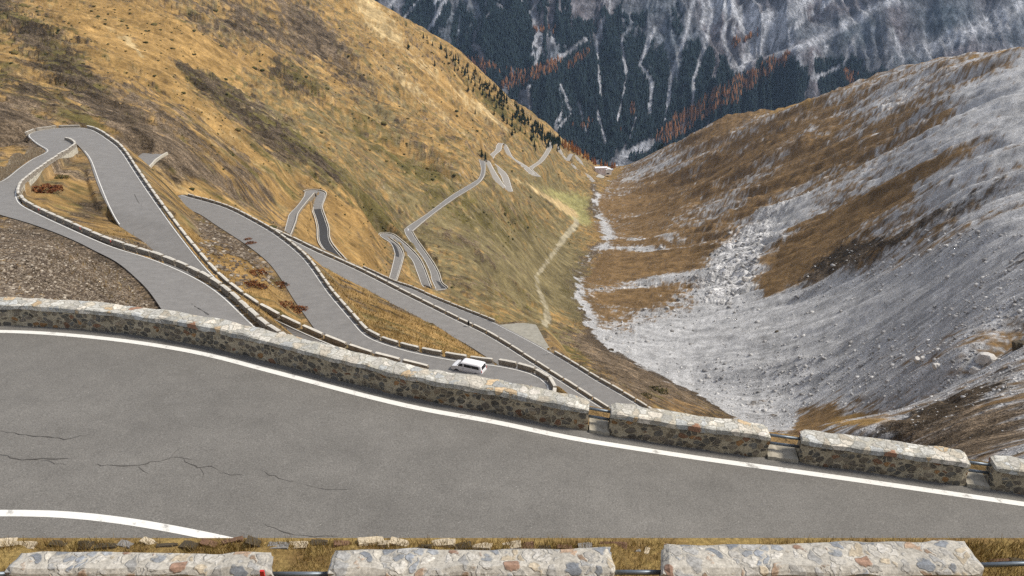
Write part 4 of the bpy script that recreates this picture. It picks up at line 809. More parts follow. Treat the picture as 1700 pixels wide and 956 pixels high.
# ------------------------------------------------------------------ near parapets, verge and retaining wall
ZT=-7.40
def near_block(c,label,seed):
    """c: the four top corners seen (far-left, far-right, near-right, near-left)"""
    q=[P(u,v,ZT) for u,v in c]; ctr=sum(q)/4; root=empty('parapet_wall',(ctr[0],ctr[1],ZT-.95)); tag(root,label,'parapet wall','near parapet sections along the verge')
    def surf(name,z0,z1,grow,mat,amp,nz):
        n=44;m=6;V_=[];idx={}
        def pt(i,j,k):
            if (i,j,k) in idx: return idx[(i,j,k)]
            s=i/n;t=j/m; a=q[0]*(1-s)+q[1]*s; b=q[3]*(1-s)+q[2]*s; p=a*(1-t)+b*t
            p=ctr+(p-ctr)*np.array([1+grow*.3,1+grow*2,1]); z=z0+(z1-z0)*k/nz
            cc=((i in(0,n))+(j in(0,m))+(k==nz))>=2; 
            if cc and name=='coping': p=p+(ctr-p)*np.array([.012,.10,0]); z-=.045
            nn=[float(vn(np.array([p[0]*3+r_*13]),np.array([p[1]*4+z*4+r_*5.]),seed+r_)[0]) for r_ in range(3)]
            V_.append((p[0]+nn[0]*amp-ctr[0],p[1]+nn[1]*amp-ctr[1],z+nn[2]*amp-(ZT-.95))); idx[(i,j,k)]=len(V_)-1; return len(V_)-1
        F_=[]
        for i in range(n):
            for j in range(m): F_.append((pt(i,j,nz),pt(i+1,j,nz),pt(i+1,j+1,nz),pt(i,j+1,nz)))
            for k in range(nz): F_.append((pt(i,0,k),pt(i+1,0,k),pt(i+1,0,k+1),pt(i,0,k+1))); F_.append((pt(i,m,k),pt(i,m,k+1),pt(i+1,m,k+1),pt(i+1,m,k)))
        for j in range(m):
            for k in range(nz): F_.append((pt(0,j,k),pt(0,j,k+1),pt(0,j+1,k+1),pt(0,j+1,k))); F_.append((pt(n,j,k),pt(n,j+1,k),pt(n,j+1,k+1),pt(n,j,k+1)))
        me=mesh_from(name,V_,F_); bm=bmesh.new(); bm.from_mesh(me); bmesh.ops.recalc_face_normals(bm,faces=bm.faces); bm.to_mesh(me); bm.free()
        return link(name,me,[mat],root)
    surf('masonry_body',ZT-1.15,ZT-.15,0,M['wall_stone'],.02,7); surf('coping',ZT-.15,ZT,.03,M['near_cap'],.03,2); return root
near_block([(34,911),(449,913),(452,949),(6,949)],'near parapet section at lower left with ochre and grey stones set in its top',300)
near_block([(556,908),(1017,904),(1018,948),(541,951)],'near parapet section in the middle with dark blue-grey stones in its top',310)
near_block([(1101,899),(1607,892),(1636,944),(1102,949)],'near parapet section at lower right with rust-red and slate stones in its top',320)
near_block([(1760,892),(2250,892),(2270,944),(1762,949)],'near parapet section beyond the right picture edge',330)
near_block([(-520,912),(-92,911),(-95,949),(-545,949)],'near parapet section beyond the left picture edge',340)
for (ua,va,ub,vb,lb) in[(440,953,552,953,'between the left and middle near parapet sections'),(1008,950,1112,950,'between the middle and right near parapet sections'),(1625,938,1775,933,'at the right end of the near parapets'),(-105,953,12,953,'left of the near parapets')]:
    a=P(ua,va,ZT-.28);b=P(ub,vb,ZT-.28); m_=(a+b)/2; root=empty('guard_rail',tuple(m_)); tag(root,f'grey steel pipe rail {lb}','guard rail','near steel pipe rails')
    for dz_ in(0,-.34):
        bm=bmesh.new(); pipe_mesh(bm,a-m_+np.array([0,0,dz_]),b-m_+np.array([0,0,dz_]),.034); fin(bm,'pipe',[M['pipe']],root,True)
bm=bmesh.new(); 
for (x,z,h,mt) in((0,0,.16,0),(0,-.12,.08,1)): bm_box(bm,(x,0,z),(.055,.03,h))
rf=fin(bm,'reflector',[M['red_refl']]); pr=P(437,953,ZT-.03); rf.location=(pr[0],pr[1]-.02,pr[2]); tag(rf,'small red reflector on the end of the lower left near parapet','reflector')
# verge behind the near parapets (on top of the retaining wall)
ZV=-8.27
xs=np.linspace(-16,16,260); ys=np.concatenate([np.linspace(-9,0,16),np.linspace(.35,7.0,34),np.linspace(7.08,8.86,26)]); VX,VY=np.meshgrid(xs,ys)
edge_y=P(850,893,ZV)[1]
VY2=np.where(VY>8.8,edge_y,VY)
zz=np.where(VY2>6.6,ZV,ZV+(6.6-VY2)*1.0); zz=np.where(VY2<.2,-1.75,np.minimum(zz,-1.75))
zz=zz+fbm(VX*1.3,VY2*1.3,4,611)*.13*(VY2<8.75)+fbm(VX*5,VY2*5,2,613)*.03*(VY2<8.75)
me=grid_mesh('verge',VX,VY2,zz); t=NB('verge_soil',.95,.1); o=t.coord(); n=t.noise(o,2.2,6,.7); n2=t.noise(o,14,5,.7); c=t.mix(t.ramp(n,[(.4,0),(.6,1)]),(.17,.11,.045),(.26,.185,.07)); t.col(t.mix(.9,c,t.ramp(n2,[(.3,.5),(.7,1.6)]),'MULTIPLY')); t.bump(n2,.8,.05); M['soil']=t.m
tag(link('verge',me,[M['soil']]),kind='structure')
bm=bmesh.new()
V_=[];n=120
for i in range(n+1):
    x=-16+32*i/n; w=.02*math.sin(i*1.7)
    V_+=[(x,edge_y-.02+w,ZV-.02),(x,edge_y+.12+w,ZV-.25),(x,edge_y+.2,ZV-2.2),(x,edge_y+.25,ZV-7)]
F_=[(i*4+j,i*4+j+1,(i+1)*4+j+1,(i+1)*4+j) for i in range(n) for j in range(3)]
me=mesh_from('retaining_wall',V_,F_); tag(link('retaining_wall',me,[M['wall_stone']]),'rough stone retaining wall dropping from the near grass verge to the road','retaining wall')
# flat stones along the top of the retaining wall
def rock_mesh(name,mats,seed,flat=.5,sub=2,amp=.22,mi=0,cl=.85):
    bm=bmesh.new(); bmesh.ops.create_icosphere(bm,subdivisions=sub,radius=1)
    r_=random.Random(seed)
    for v in bm.verts:
        p=v.co; a=np.array([p.x*1.6+seed]);b=np.array([p.y*1.6+p.z*1.3]); k=1+amp*float(vn(a,b,seed)[0])+amp*.5*float(vn(a*2.3,b*2.3,seed+1)[0]); 
        q=p*k; 
        for ax in range(3): q[ax]=max(-cl,min(cl,q[ax]))
        v.co=Vector((q.x,q.y,q.z*flat))
    me=bpy.data.meshes.new(name); bm.to_mesh(me); bm.free()
    for m in mats: me.materials.append(m)
    return me
M['st_cream']=simple('cream_stone',(.50,.42,.30),.9,.2,6,.35,bump=(.6,.03)); M['st_brown']=simple('brown_stone',(.17,.10,.065),.9,.2,6,.4,bump=(.6,.03)); M['st_grey']=simple('grey_stone',(.24,.23,.215),.9,.2,6,.35,bump=(.6,.03)); M['st_white']=simple('white_limestone',(.52,.50,.47),.9,.2,3,.3,bump=(.8,.1)); M['st_dark']=simple('lichen_dark_stone',(.075,.06,.04),.9,.2,7,.5,bump=(.6,.03))
rocks={k:[rock_mesh('edge_stone',[M[k]],i*3+hash(k)%7 if False else i*3+len(k),.5,3,.45,0,.58) for i in range(3)] for k in('st_cream','st_brown','st_grey','st_dark')}
edge=[(8,888,60,'c'),(52,893,40,'c'),(95,897,26,'d'),(140,897,30,'d'),(178,896,34,'d'),(215,894,30,'g'),(245,895,26,'c'),(280,896,30,'d'),(318,895,30,'d'),(352,893,26,'b'),(385,890,44,'b'),(425,893,30,'d'),(465,894,34,'g'),(500,893,30,'c'),(535,893,30,'d'),(570,893,34,'b'),(610,893,40,'c'),(640,896,30,'c'),(668,895,40,'c'),(705,897,30,'d'),(735,895,46,'c'),(770,899,28,'d'),(802,897,38,'c'),(840,896,44,'c'),(872,897,22,'b'),(905,903,24,'d'),(935,901,26,'b'),(962,899,24,'g'),(1015,898,44,'b'),(1050,903,34,'g'),(1080,906,22,'c'),(1660,925,34,'b'),(1690,926,24,'d'),(1725,925,34,'b')]
CN={'c':('st_cream','cream'),'b':('st_brown','reddish brown'),'g':('st_grey','grey'),'d':('st_dark','dark lichen-covered')}
for i,(u,v,w,c) in enumerate(edge):
    k,nm=CN[c]; p=P(u,v+2,ZV+.03); p[1]=min(p[1],edge_y-.03); o=bpy.data.objects.new('edge_stone',random.choice(rocks[k])); COL.objects.link(o); s=w*12.2/FOC/2/.62
    o.location=(p[0]+random.gauss(0,.03),p[1]-.02-random.random()*.1,p[2]-.03); o.scale=(s*random.uniform(.8,1.1),random.uniform(.07,.15),random.uniform(.05,.15)); o.rotation_euler=(random.gauss(0,.16),random.gauss(0,.14),random.gauss(0,.2))
    left='left near parapet' if u<500 else 'middle near parapet' if u<1060 else 'right end of the near parapets'
    nn=sum(1 for (a,b,_,d) in edge[:i+1] if d==c and (('left near parapet' if a<500 else 'middle near parapet' if a<1060 else 'right end of the near parapets')==left))
    tag(o,f'{ordn(nn)} {nm} edge stone from the left behind the {left}','stone','edge stones topping the retaining wall')
# dry grass on the verge
def blades(name,pts,h,wd,mat,lean=.35,dzs=-.03):
    n=len(pts); V_=np.zeros((n*4,3),np.float32); a=rng.random(n)*6.283; hh=h*(.4+.8*rng.random(n)); le=rng.normal(0,lean,(n,2)); cx=np.cos(a)*wd/2; cy=np.sin(a)*wd/2*.4
    for k in range(4):
        top=k>=2; f=np.where(top,1.,0.); V_[k::4,0]=pts[:,0]+(cx if k in(0,3) else -cx)*(1-f*.75)+le[:,0]*hh*f; V_[k::4,1]=pts[:,1]+(cy if k in(0,3) else -cy)*(1-f*.75)+le[:,1]*hh*f*.6; V_[k::4,2]=pts[:,2]+dzs+hh*f
    q=np.arange(n*4,dtype=np.int32)
    me=bpy.data.meshes.new(name); me.vertices.add(n*4); me.vertices.foreach_set('co',V_.ravel()); me.loops.add(n*4); me.loops.foreach_set('vertex_index',q); me.polygons.add(n); me.polygons.foreach_set('loop_start',np.arange(0,n*4,4,dtype=np.int32)); me.polygons.foreach_set('loop_total',np.full(n,4,np.int32)); me.update(calc_edges=True)
    c=np.repeat(rng.random(n),4); vfl(me,'tint',c); o=link(name,me,[mat]); return tag(o,None,None,None,'stuff')
t=NB('dry_grass',.9,.15); tn=t.attr('tint').outputs['Fac']; t.col(t.ramp(tn,[(0,(.12,.07,.02)),(.3,(.26,.165,.05)),(.6,(.20,.16,.045)),(.85,(.42,.30,.12)),(1,(.55,.43,.22))])); M['grass']=t.m
n=26000; gx=rng.uniform(-11,11,n); gy=edge_y-.12-np.abs(rng.normal(0,.55,n)); dens=fbm(gx*1.1,gy*2,3,701); k=(dens>-.25); gx,gy=gx[k],gy[k]
o=blades('dry_grass',np.stack([gx,gy,np.full(len(gx),ZV)+.0],1),.17,.012,M['grass']); tag(o,'tufts of dry golden grass on the verge behind the near parapets','grass')
# ------------------------------------------------------------------ loose stone and scrub scattered on the slopes (uncountable)
ico=[];_bm=bmesh.new(); bmesh.ops.create_icosphere(_bm,subdivisions=1,radius=1); IV=np.array([v.co[:] for v in _bm.verts]); IF=np.array([[v.index for v in f.verts] for f in _bm.faces]); _bm.free()
def scatter(name,pts,size,mat,label,cat,squash=.6,jit=.35,tintr=(0,1)):
    n=len(pts); sz=size*np.exp(np.clip(rng.normal(0,.5,n),-1.2,1.0)) if np.ndim(size)==0 else size
    a=rng.random(n)*6.283; ca,sa=np.cos(a),np.sin(a); k=1+rng.uniform(-jit,jit,(n,len(IV))); v=IV[None]*k[...,None]; v[...,2]*=squash; v[...,0]*=1.25
    x=v[...,0]*ca[:,None]-v[...,1]*sa[:,None]; y=v[...,0]*sa[:,None]+v[...,1]*ca[:,None]
    co=np.stack([x,y,v[...,2]],-1)*sz[:,None,None]+pts[:,None,:]; f=(IF[None]+(np.arange(n)*len(IV))[:,None,None]).reshape(-1,3).astype(np.int32)
    me=bpy.data.meshes.new(name); me.vertices.add(n*len(IV)); me.vertices.foreach_set('co',co.astype(np.float32).ravel()); me.loops.add(f.size); me.loops.foreach_set('vertex_index',f.ravel()); me.polygons.add(len(f)); me.polygons.foreach_set('loop_start',np.arange(0,f.size,3,dtype=np.int32)); me.polygons.foreach_set('loop_total',np.full(len(f),3,np.int32)); me.update(calc_edges=True)
    vfl(me,'tint',np.repeat(rng.uniform(*tintr,n),len(IV))); o=link(name,me,[mat]); tag(o,label,cat,None,'stuff'); return o
def tinted(name,stops):
    t=NB(name,.95,.15); tn=t.attr('tint').outputs['Fac']; n=t.noise(t.coord(),2,4,.6); t.col(t.mix(.5,t.ramp(tn,stops),t.ramp(n,[(.3,.6),(.7,1.3)]),'MULTIPLY')); return t.m
M['rubble']=tinted('loose_rubble',[(0,(.07,.052,.04)),(.5,(.15,.12,.09)),(.85,(.25,.205,.155)),(1,(.42,.37,.30))]); M['lime']=tinted('limestone_rubble',[(0,(.20,.195,.19)),(.5,(.36,.35,.34)),(1,(.6,.59,.57))]); M['scrub']=tinted('dwarf_scrub',[(0,(.035,.04,.015)),(.5,(.07,.065,.025)),(1,(.13,.10,.035))]); M['rustscrub']=tinted('rusty_scrub',[(0,(.09,.03,.014)),(.6,(.16,.06,.025)),(1,(.24,.11,.04))])
def onground(n,box,dens,r0=20,r1=2400):
    u=rng.uniform(box[0],box[2],n); v=rng.uniform(box[1],box[3],n); p,ok=hits(u,v,g,r0,r1); p=p[ok]
    md=g.at(p[:,0],p[:,1],mind); p=p[md>1.3]; return p[dens(p)] if dens else p
p=onground(20000,(-30,360,300,510),None,25,140); scatter('scree_rubble',p,.07,M['rubble'],'grey-brown loose scree below the long near parapet at left','scree')
p=onground(3500,(330,360,480,480),lambda p:g.at(p[:,0],p[:,1],W['greyrock'])+rng.random(len(p))>.75,80,330); scatter('scree_rubble',p,.2,M['rubble'],'patch of grey rubble above the third road leg','scree')
wh=lambda p:(g.at(p[:,0],p[:,1],W['scree'])+g.at(p[:,0],p[:,1],W['white'])+g.at(p[:,0],p[:,1],W['dark'])*.5+rng.random(len(p))*.6)>.95
p=onground(9000,(960,380,1760,760),lambda p:wh(p)&(g.at(p[:,0],p[:,1],fan)*.9<rng.random(len(p))),60,1200); sz=np.hypot(p[:,0],p[:,1])*.0011*np.exp(np.clip(rng.normal(0,.55,len(p)),-1.3,1.2)); scatter('limestone_rubble',p,sz,M['lime'],'pale limestone rubble strewn over the right-hand scree slope','scree')
p=onground(5200,(0,0,960,480),lambda p:(g.at(p[:,0],p[:,1],W['gold'])+g.at(p[:,0],p[:,1],W['olive'])*2+rng.random(len(p))+.9*fbm(p[:,0]/60,p[:,1]/60,3,811))>1.45,200,2000); sz=np.hypot(p[:,0],p[:,1])*.0009*np.exp(rng.normal(0,.5,len(p))); scatter('dwarf_scrub',p,sz,M['scrub'],'dark dwarf scrub dotted over the golden left hillside','scrub',.6)
p=onground(1500,(1150,430,1700,760),lambda p:g.at(p[:,0],p[:,1],W['rust'])+rng.random(len(p))*.5>.55,60,900); sz=np.hypot(p[:,0],p[:,1])*.0016*np.exp(rng.normal(0,.5,len(p))); scatter('rusty_scrub',p,sz,M['rustscrub'],'rust-brown heather patches on the right-hand scree','scrub',.35)
# roadside dry grass tussocks on the near banks
def tuss(n,box,hgt,w,r0,r1,label,thr=.3):
    p=onground(n,box,lambda p:g.at(p[:,0],p[:,1],W['gold'])+.4*rng.random(len(p))>thr,r0,r1); o=blades('dry_grass',p,hgt,w,M['grass'],.5,0); tag(o,label,'grass')
tuss(9000,(80,380,560,620),.55,.10,80,330,'dry golden grass on the banks between the upper road legs'); tuss(14000,(540,430,860,610),.6,.13,90,330,'dry golden grass on the bank above the van hairpin')
# individual shrubs
def shrub(u,v,w,h,mat,label,asp=.5,grp='low rusty shrubs on the banks between the roads'):
    p=hit(u,v); 
    if p is None: return
    d=p.length; s=w*d/FOC/2; root=empty('shrub',p); tag(root,label,'shrub',grp)
    bm=bmesh.new(); n=260
    for i in range(n):
        a=random.random()*6.283; r_=math.sqrt(random.random()); x=math.cos(a)*r_*s; y=math.sin(a)*r_*s*.8; z=h*math.sqrt(max(0,1-r_*r_))*random.uniform(.2,1)
        c=Vector((x,y,z)); q=.09*max(s,.6)
        v1=[bm.verts.new(c+Vector((random.gauss(0,q),random.gauss(0,q),random.gauss(0,q*.8)))) for _ in range(3)]; bm.faces.new(v1)
    me=bpy.data.meshes.new('foliage'); bm.to_mesh(me); bm.free(); vfl(me,'tint',np.repeat(rng.random(n),3)); link('foliage',me,[mat],root)
    bm=bmesh.new()
    for i in range(7):
        a=random.random()*6.283; pipe_mesh(bm,(0,0,-.1),(math.cos(a)*s*.5,math.sin(a)*s*.4,h*.6),.03,5)
    fin(bm,'stem',[M['st_dark']],root)
for (u,v,w,h,m,lb) in[(75,316,46,.9,'rustscrub','large dark red shrub on the bank inside the upper left hairpin'),(103,296,20,.8,'scrub','dark olive bush below the tall pale wall of the hairpin'),(425,456,34,.9,'rustscrub','rounded rust-red shrub on the golden bank above the third road leg'),(417,474,30,.7,'rustscrub','darker rusty shrub just below the rounded red one'),(417,405,18,.6,'rustscrub','small red shrub at the edge of the grey rubble patch'),(412,398,14,.5,'rustscrub','smallest red shrub above the grey rubble patch'),(462,475,34,.6,'rustscrub','spreading rusty shrub beside the round sign'),(470,508,34,.6,'rustscrub','low rusty shrub under the round sign by the second leg parapet'),(492,516,40,.6,'rustscrub','long rusty shrub strip beside the third road leg'),(430,478,26,.6,'rustscrub','rusty shrub left of the spreading one')]:
    shrub(u,v,w,h,M[m],lb)
shrub(1090,650,40,1.4,M['scrub'],'olive bush just beyond the parapet at the lower end of the fifth leg'); shrub(1072,658,22,1.1,M['scrub'],'smaller olive bush behind the right end of the lowest visible parapet')
# boulders
def boulder(u,v,w,label,mat='st_white',seed=3,fl=.8):
    p=hit(u,v); d=p.length; s=w*d/FOC/2/.75; me=rock_mesh('boulder',[M[mat]],seed,fl,3,.3); o=bpy.data.objects.new('boulder',me); COL.objects.link(o); o.location=p; o.scale=(s,s,s); o.rotation_euler=(.1,.2,seed); tag(o,label,'boulder','boulders on the right-hand scree')
for i,(u,v,w,lb) in enumerate([(1642,600,24,'largest white boulder on the scree near the right edge'),(1620,617,12,'rounded white boulder left below the largest one'),(1524,600,10,'pale boulder left of centre on the scree'),(1534,597,8,'pale boulder touching the one on its left in mid scree'),(1556,609,9,'white stone between the twin boulders and the largest one'),(1240,465,11,'grey-white boulder on the white rock outcrop')]): boulder(u,v,w,lb,'st_white',i*5+2)
boulder(1015,582,7,'dark boulder at the head of the gravel gully','st_dark',41,.8); boulder(1290,551,6,'lone dark boulder in the smooth scree','st_dark',45,.7); boulder(1692,577,13,'dark rock standing at the right picture edge','st_dark',47,1.2)
boulder(19,268,5,'white boulder above the brown retaining wall','st_white',51,.9)
# ------------------------------------------------------------------ trees
def conifer(name,h,mats,seed,orange=False):
    r_=random.Random(seed); bm=bmesh.new(); pipe_mesh(bm,(0,0,-.6),(0,0,h*.5),h*.022,6)
    for f in bm.faces: f.material_index=0
    L=9
    for i in range(L):
        z=h*(.12+.86*i/L); R_=h*(.21 if not orange else .19)*(1-i/L)**.8*r_.uniform(.8,1.15)+.05; n=8; tip=bm.verts.new((r_.gauss(0,.04*h*.2),0,z+h*.17)); ring=[]
        for k in range(n*2):
            a=6.283*k/(n*2)+i*.5; q=R_*(1 if k%2==0 else .5)*r_.uniform(.75,1.2); ring.append(bm.verts.new((math.cos(a)*q,math.sin(a)*q,z-(.05*h if k%2==0 else 0)*r_.uniform(.4,1.2))))
        for k in range(n*2): f=bm.faces.new((ring[k],ring[(k+1)%(n*2)],tip)); f.material_index=1
    me=bpy.data.meshes.new(name); bm.to_mesh(me); bm.free()
    for m in mats: me.materials.append(m)
    return me
M['bark']=simple('grey_bark',(.09,.07,.055),.9,.1); M['needle']=simple('dark_needles',(.020,.032,.016),.9,.1,.7,.4); M['larch']=simple('orange_larch_needles',(.40,.17,.035),.9,.1,.7,.4); M['larch2']=simple('rusty_larch_needles',(.28,.11,.03),.9,.1,.7,.4)
cm=[conifer('conifer_tree',9,[M['bark'],M['needle']],i) for i in range(4)]; lm=[conifer('larch_tree',11,[M['bark'],M['larch'] if i%2 else M['larch2']],i+20,True) for i in range(4)]
def plant(ms,name,u,v,s,label,group):
    p=hit(u,v)
    if p is None or p.length>2450: return 0
    o=bpy.data.objects.new(name,random.choice(ms)); COL.objects.link(o); o.location=p; sc_=s*random.uniform(.75,1.25); o.scale=(sc_,sc_,sc_); o.rotation_euler=(0,0,random.random()*6); tag(o,label,'tree',group); return 1
cnt=0
sk=np.array([(690,44),(720,66),(760,96),(800,126),(840,160),(870,185),(900,212),(925,232)])
while cnt<225:
    t_=random.random()**.42; u=690+240*t_; ys_=np.interp(u,sk[:,0],sk[:,1]); v=ys_+4+abs(random.gauss(0,1))*(6+26*t_*(1-t_)*2)
    cnt+=plant(cm,'conifer_tree',u,v,1.05+.5*t_,'small dark conifer on the crest of the left hillside above the winding road','dark conifers along the left hillside crest')
for (u,v,lb) in[(722,112,'lone dark conifer standing clear on the golden upper slope'),(678,82,'dark conifer highest up the left crest'),(789,190,'dark conifer beside the bright grass patch'),(834,196,'upper dark conifer of the pair above the parking bend'),(836,203,'lower dark conifer of the pair above the parking bend'),(800,262,'dark bush-like conifer on the outside of the hairpin above the long ramp'),(806,268,'squat dark conifer right of the hairpin above the long ramp')]: plant(cm,'conifer_tree',u,v,1.5,lb,None)
cnt=0
while cnt<58:
    t_=random.random(); u=932+90*t_; v=np.interp(u,[932,950,970,990,1005,1022],[243,251,262,273,279,281])+random.uniform(-6,3); cnt+=plant(lm,'larch_tree',u,v,1.45,'orange autumn larch in the belt behind the white hotel','autumn larches behind the hotel')
cnt=0
while cnt<16:
    u=random.uniform(1040,1100); v=np.interp(u,[1040,1100],[262,243])+random.uniform(0,4); cnt+=plant(cm,'conifer_tree',u,v,1.3,'dark conifer at the foot of the right-hand ridge near the hotel','conifers right of the hotel')
# forests on the mountain beyond
def forest(name,n,dens,mat,hmin,hmax,label,box=(600,-20,1720,300)):
    u=rng.uniform(box[0],box[2],n); v=rng.uniform(box[1],box[3],n); p,ok=hits(u,v,fg,2500,6100,900); p=p[ok]; p=p[dens(p)]; n=len(p); h=rng.uniform(hmin,hmax,n); k=6
    a=np.arange(k)/k*6.283; ring=np.stack([np.cos(a),np.sin(a),np.zeros(k)],1); base_=p[:,None,:]+ring[None]*(h*.19*rng.uniform(.8,1.2,n))[:,None,None]; base_[...,2]+=(h*.05)[:,None]; top=p+np.stack([rng.normal(0,.4,n),rng.normal(0,.4,n),h],1)
    co=np.concatenate([base_,top[:,None,:]],1).astype(np.float32); f=np.array([[i,(i+1)%k,k] for i in range(k)]); f=(f[None]+(np.arange(n)*(k+1))[:,None,None]).reshape(-1,3).astype(np.int32)
    me=bpy.data.meshes.new(name); me.vertices.add(n*(k+1)); me.vertices.foreach_set('co',co.ravel()); me.loops.add(f.size); me.loops.foreach_set('vertex_index',f.ravel()); me.polygons.add(len(f)); me.polygons.foreach_set('loop_start',np.arange(0,f.size,3,dtype=np.int32)); me.polygons.foreach_set('loop_total',np.full(len(f),3,np.int32)); me.update(calc_edges=True)
    vfl(me,'tint',np.repeat(rng.random(n),k+1)); o=link(name,me,[mat]); tag(o,label,'forest',None,'stuff'); return n
M['ffir']=tinted('far_fir',[(0,(.005,.013,.017)),(1,(.020,.034,.034))]); M['flarch']=tinted('far_larch',[(0,(.085,.036,.018)),(1,(.22,.10,.04))])
n1=forest("fir_forest",42000,lambda p:(fg.at(p[:,0],p[:,1],FW)*.9+.35*rng.random(len(p))+.35*fbm(p[:,0]/45,p[:,1]/90,4,831))>.72,M["ffir"],14,26,"dark fir forest clothing the mountain beyond the valley")
n2=forest("larch_forest",30000,lambda p:(fg.at(p[:,0],p[:,1],lar)*1.1+.5*fbm(p[:,0]/60,p[:,1]/60,3,821)+.35*rng.random(len(p)))>.75,M["flarch"],18,30,"orange larch stands scattered through the dark mountain forest")
print("forest",n1,n2,time.time()-T0)
# ------------------------------------------------------------------ vehicles
def loft(bm,secs,mi=0,close=True):
    rings=[[bm.verts.new(p) for p in s] for s in secs]; n=len(secs[0])
    for a,b in zip(rings[:-1],rings[1:]):
        for i in range(n): f=bm.faces.new((a[i],a[(i+1)%n],b[(i+1)%n],b[i])); f.material_index=mi
    if close: bm.faces.new(rings[0][::-1]); bm.faces.new(rings[-1])
    return rings
def vehicle(name,L,Wd,H,prof,belt,roofin,label,cat,wheelx,wr,wins,parts=True):
    """x forward. prof: (x, top height) stations; belt: height of the waist line"""
    root=empty(name); tag(root,label,cat); bm=bmesh.new(); hw=Wd/2; secs=[]
    for i,(x,zt_) in enumerate(prof):
        e=min(i,len(prof)-1-i); nar=.90 if e==0 else .965 if e==1 else 1.0; w_=hw*nar; b_=min(belt,zt_-.04); ti=roofin*max(0,(zt_-belt))/(H-belt)
        z0=.32 if e>0 else .42
        half=[(0,z0),(w_*.9,z0),(w_,z0+.12),(w_*1.0,(z0+b_)/2),(w_*.985,b_),(w_-ti*.75,b_+(zt_-b_)*.72),(w_-ti-.05,zt_-.05),(w_-ti-.22,zt_-.005),(0,zt_+.02)]
        pts=[(x,y,z) for y,z in half]+[(x,-y,z) for y,z in half[::-1][1:-1]]
        secs.append(pts)
    loft(bm,secs); body=fin(bm,'body',[M['white_paint']],root,True)
    m=body.modifiers.new('s','SUBSURF') if False else None
    def side_y(x,z):
        zt_=np.interp(x,[p[0] for p in prof],[p[1] for p in prof]); ti=roofin*max(0,(zt_-belt))/(H-belt); b_=min(belt,zt_-.04)
        return float(np.interp(z,[b_,b_+(zt_-b_)*.72,zt_],[hw*.985,hw-ti*.75,hw-ti-.05]))
    for (nm,poly) in wins:
        for s in(1,-1):
            bm=bmesh.new(); vs=[bm.verts.new((x,s*(side_y(x,z)+.012),z)) for x,z in poly]; bm.faces.new(vs); r_=bmesh.ops.extrude_face_region(bm,geom=bm.faces[:]); 
            for v in r_['geom']:
                if isinstance(v,bmesh.types.BMVert): v.co.y-=s*.03
            fin(bm,nm,[M['glass']],root)
    def quad(nm,pts,mat,th=(.02,0,0)):
        bm=bmesh.new(); vs=[bm.verts.new(p) for p in pts]; bm.faces.new(vs); r_=bmesh.ops.extrude_face_region(bm,geom=bm.faces[:])
        for v in r_['geom']:
            if isinstance(v,bmesh.types.BMVert): v.co+=Vector(th)
        return fin(bm,nm,[M[mat]],root)
    for x in wheelx:
        for s in(1,-1):
            wroot=bmesh.new(); r_=bmesh.ops.create_cone(wroot,cap_ends=True,segments=28,radius1=wr,radius2=wr,depth=.22)
            for v in r_['verts']: v.co=Vector((v.co.x+x,s*(hw-.115)+v.co.z,v.co.y+wr))
            bmesh.ops.bevel(wroot,geom=[e for e in wroot.edges if abs(e.verts[0].co.y-e.verts[1].co.y)<1e-4],offset=.03,segments=2,affect='EDGES')
            w=fin(wroot,'wheel',[M['tyre']],root,False)
            wroot=bmesh.new(); r_=bmesh.ops.create_cone(wroot,cap_ends=True,segments=20,radius1=wr*.62,radius2=wr*.5,depth=.03)
            for v in r_['verts']: v.co=Vector((v.co.x+x,s*(hw+.005)+v.co.z*s,v.co.y+wr))
            fin(wroot,'rim',[M['rim']],w)
            # dark wheel arch
            bm=bmesh.new(); vs=[bm.verts.new((x+math.cos(a)*wr*1.16,s*(hw+.004),wr+math.sin(a)*wr*1.16)) for a in np.linspace(-.2,math.pi+.2,18)]; bm.faces.new(vs); r_=bmesh.ops.extrude_face_region(bm,geom=bm.faces[:])
            for v in r_['geom']:
                if isinstance(v,bmesh.types.BMVert): v.co.y-=s*.05
            fin(bm,'wheel_arch',[M['black_plastic']],root)
    return root,quad,side_y
Wv=1.95;Hv=1.97
prof=[(2.62,.78),(2.55,.98),(2.35,1.10),(1.75,1.22),(1.62,1.28),(.98,1.84),(.78,1.93),(.2,1.97),(-1.6,1.97),(-2.25,1.94),(-2.40,1.86),(-2.52,1.15),(-2.55,.75)]
van,quad,sy=vehicle('van',5.2,Wv,Hv,prof,1.18,.20,'white passenger van with black windows driving away round the hairpin','van',(1.62,-1.55),.34,
 [('side_window',[(1.48,1.24),(.62,1.24),(.62,1.74),(1.02,1.76)]),('side_window',[(.42,1.24),(-.78,1.24),(-.78,1.76),(.42,1.76)]),('side_window',[(-.84,1.24),(-2.12,1.24),(-2.02,1.76),(-.84,1.76)])])
quad('windscreen',[(1.66,.80,1.28),(1.66,-.80,1.28),(1.04,-.68,1.83),(1.04,.68,1.83)],'glass',(-.03,0,-.02))
quad('rear_window',[(-2.535,.70,1.22),(-2.535,-.70,1.22),(-2.435,-.64,1.78),(-2.435,.64,1.78)],'glass',(.02,0,0))
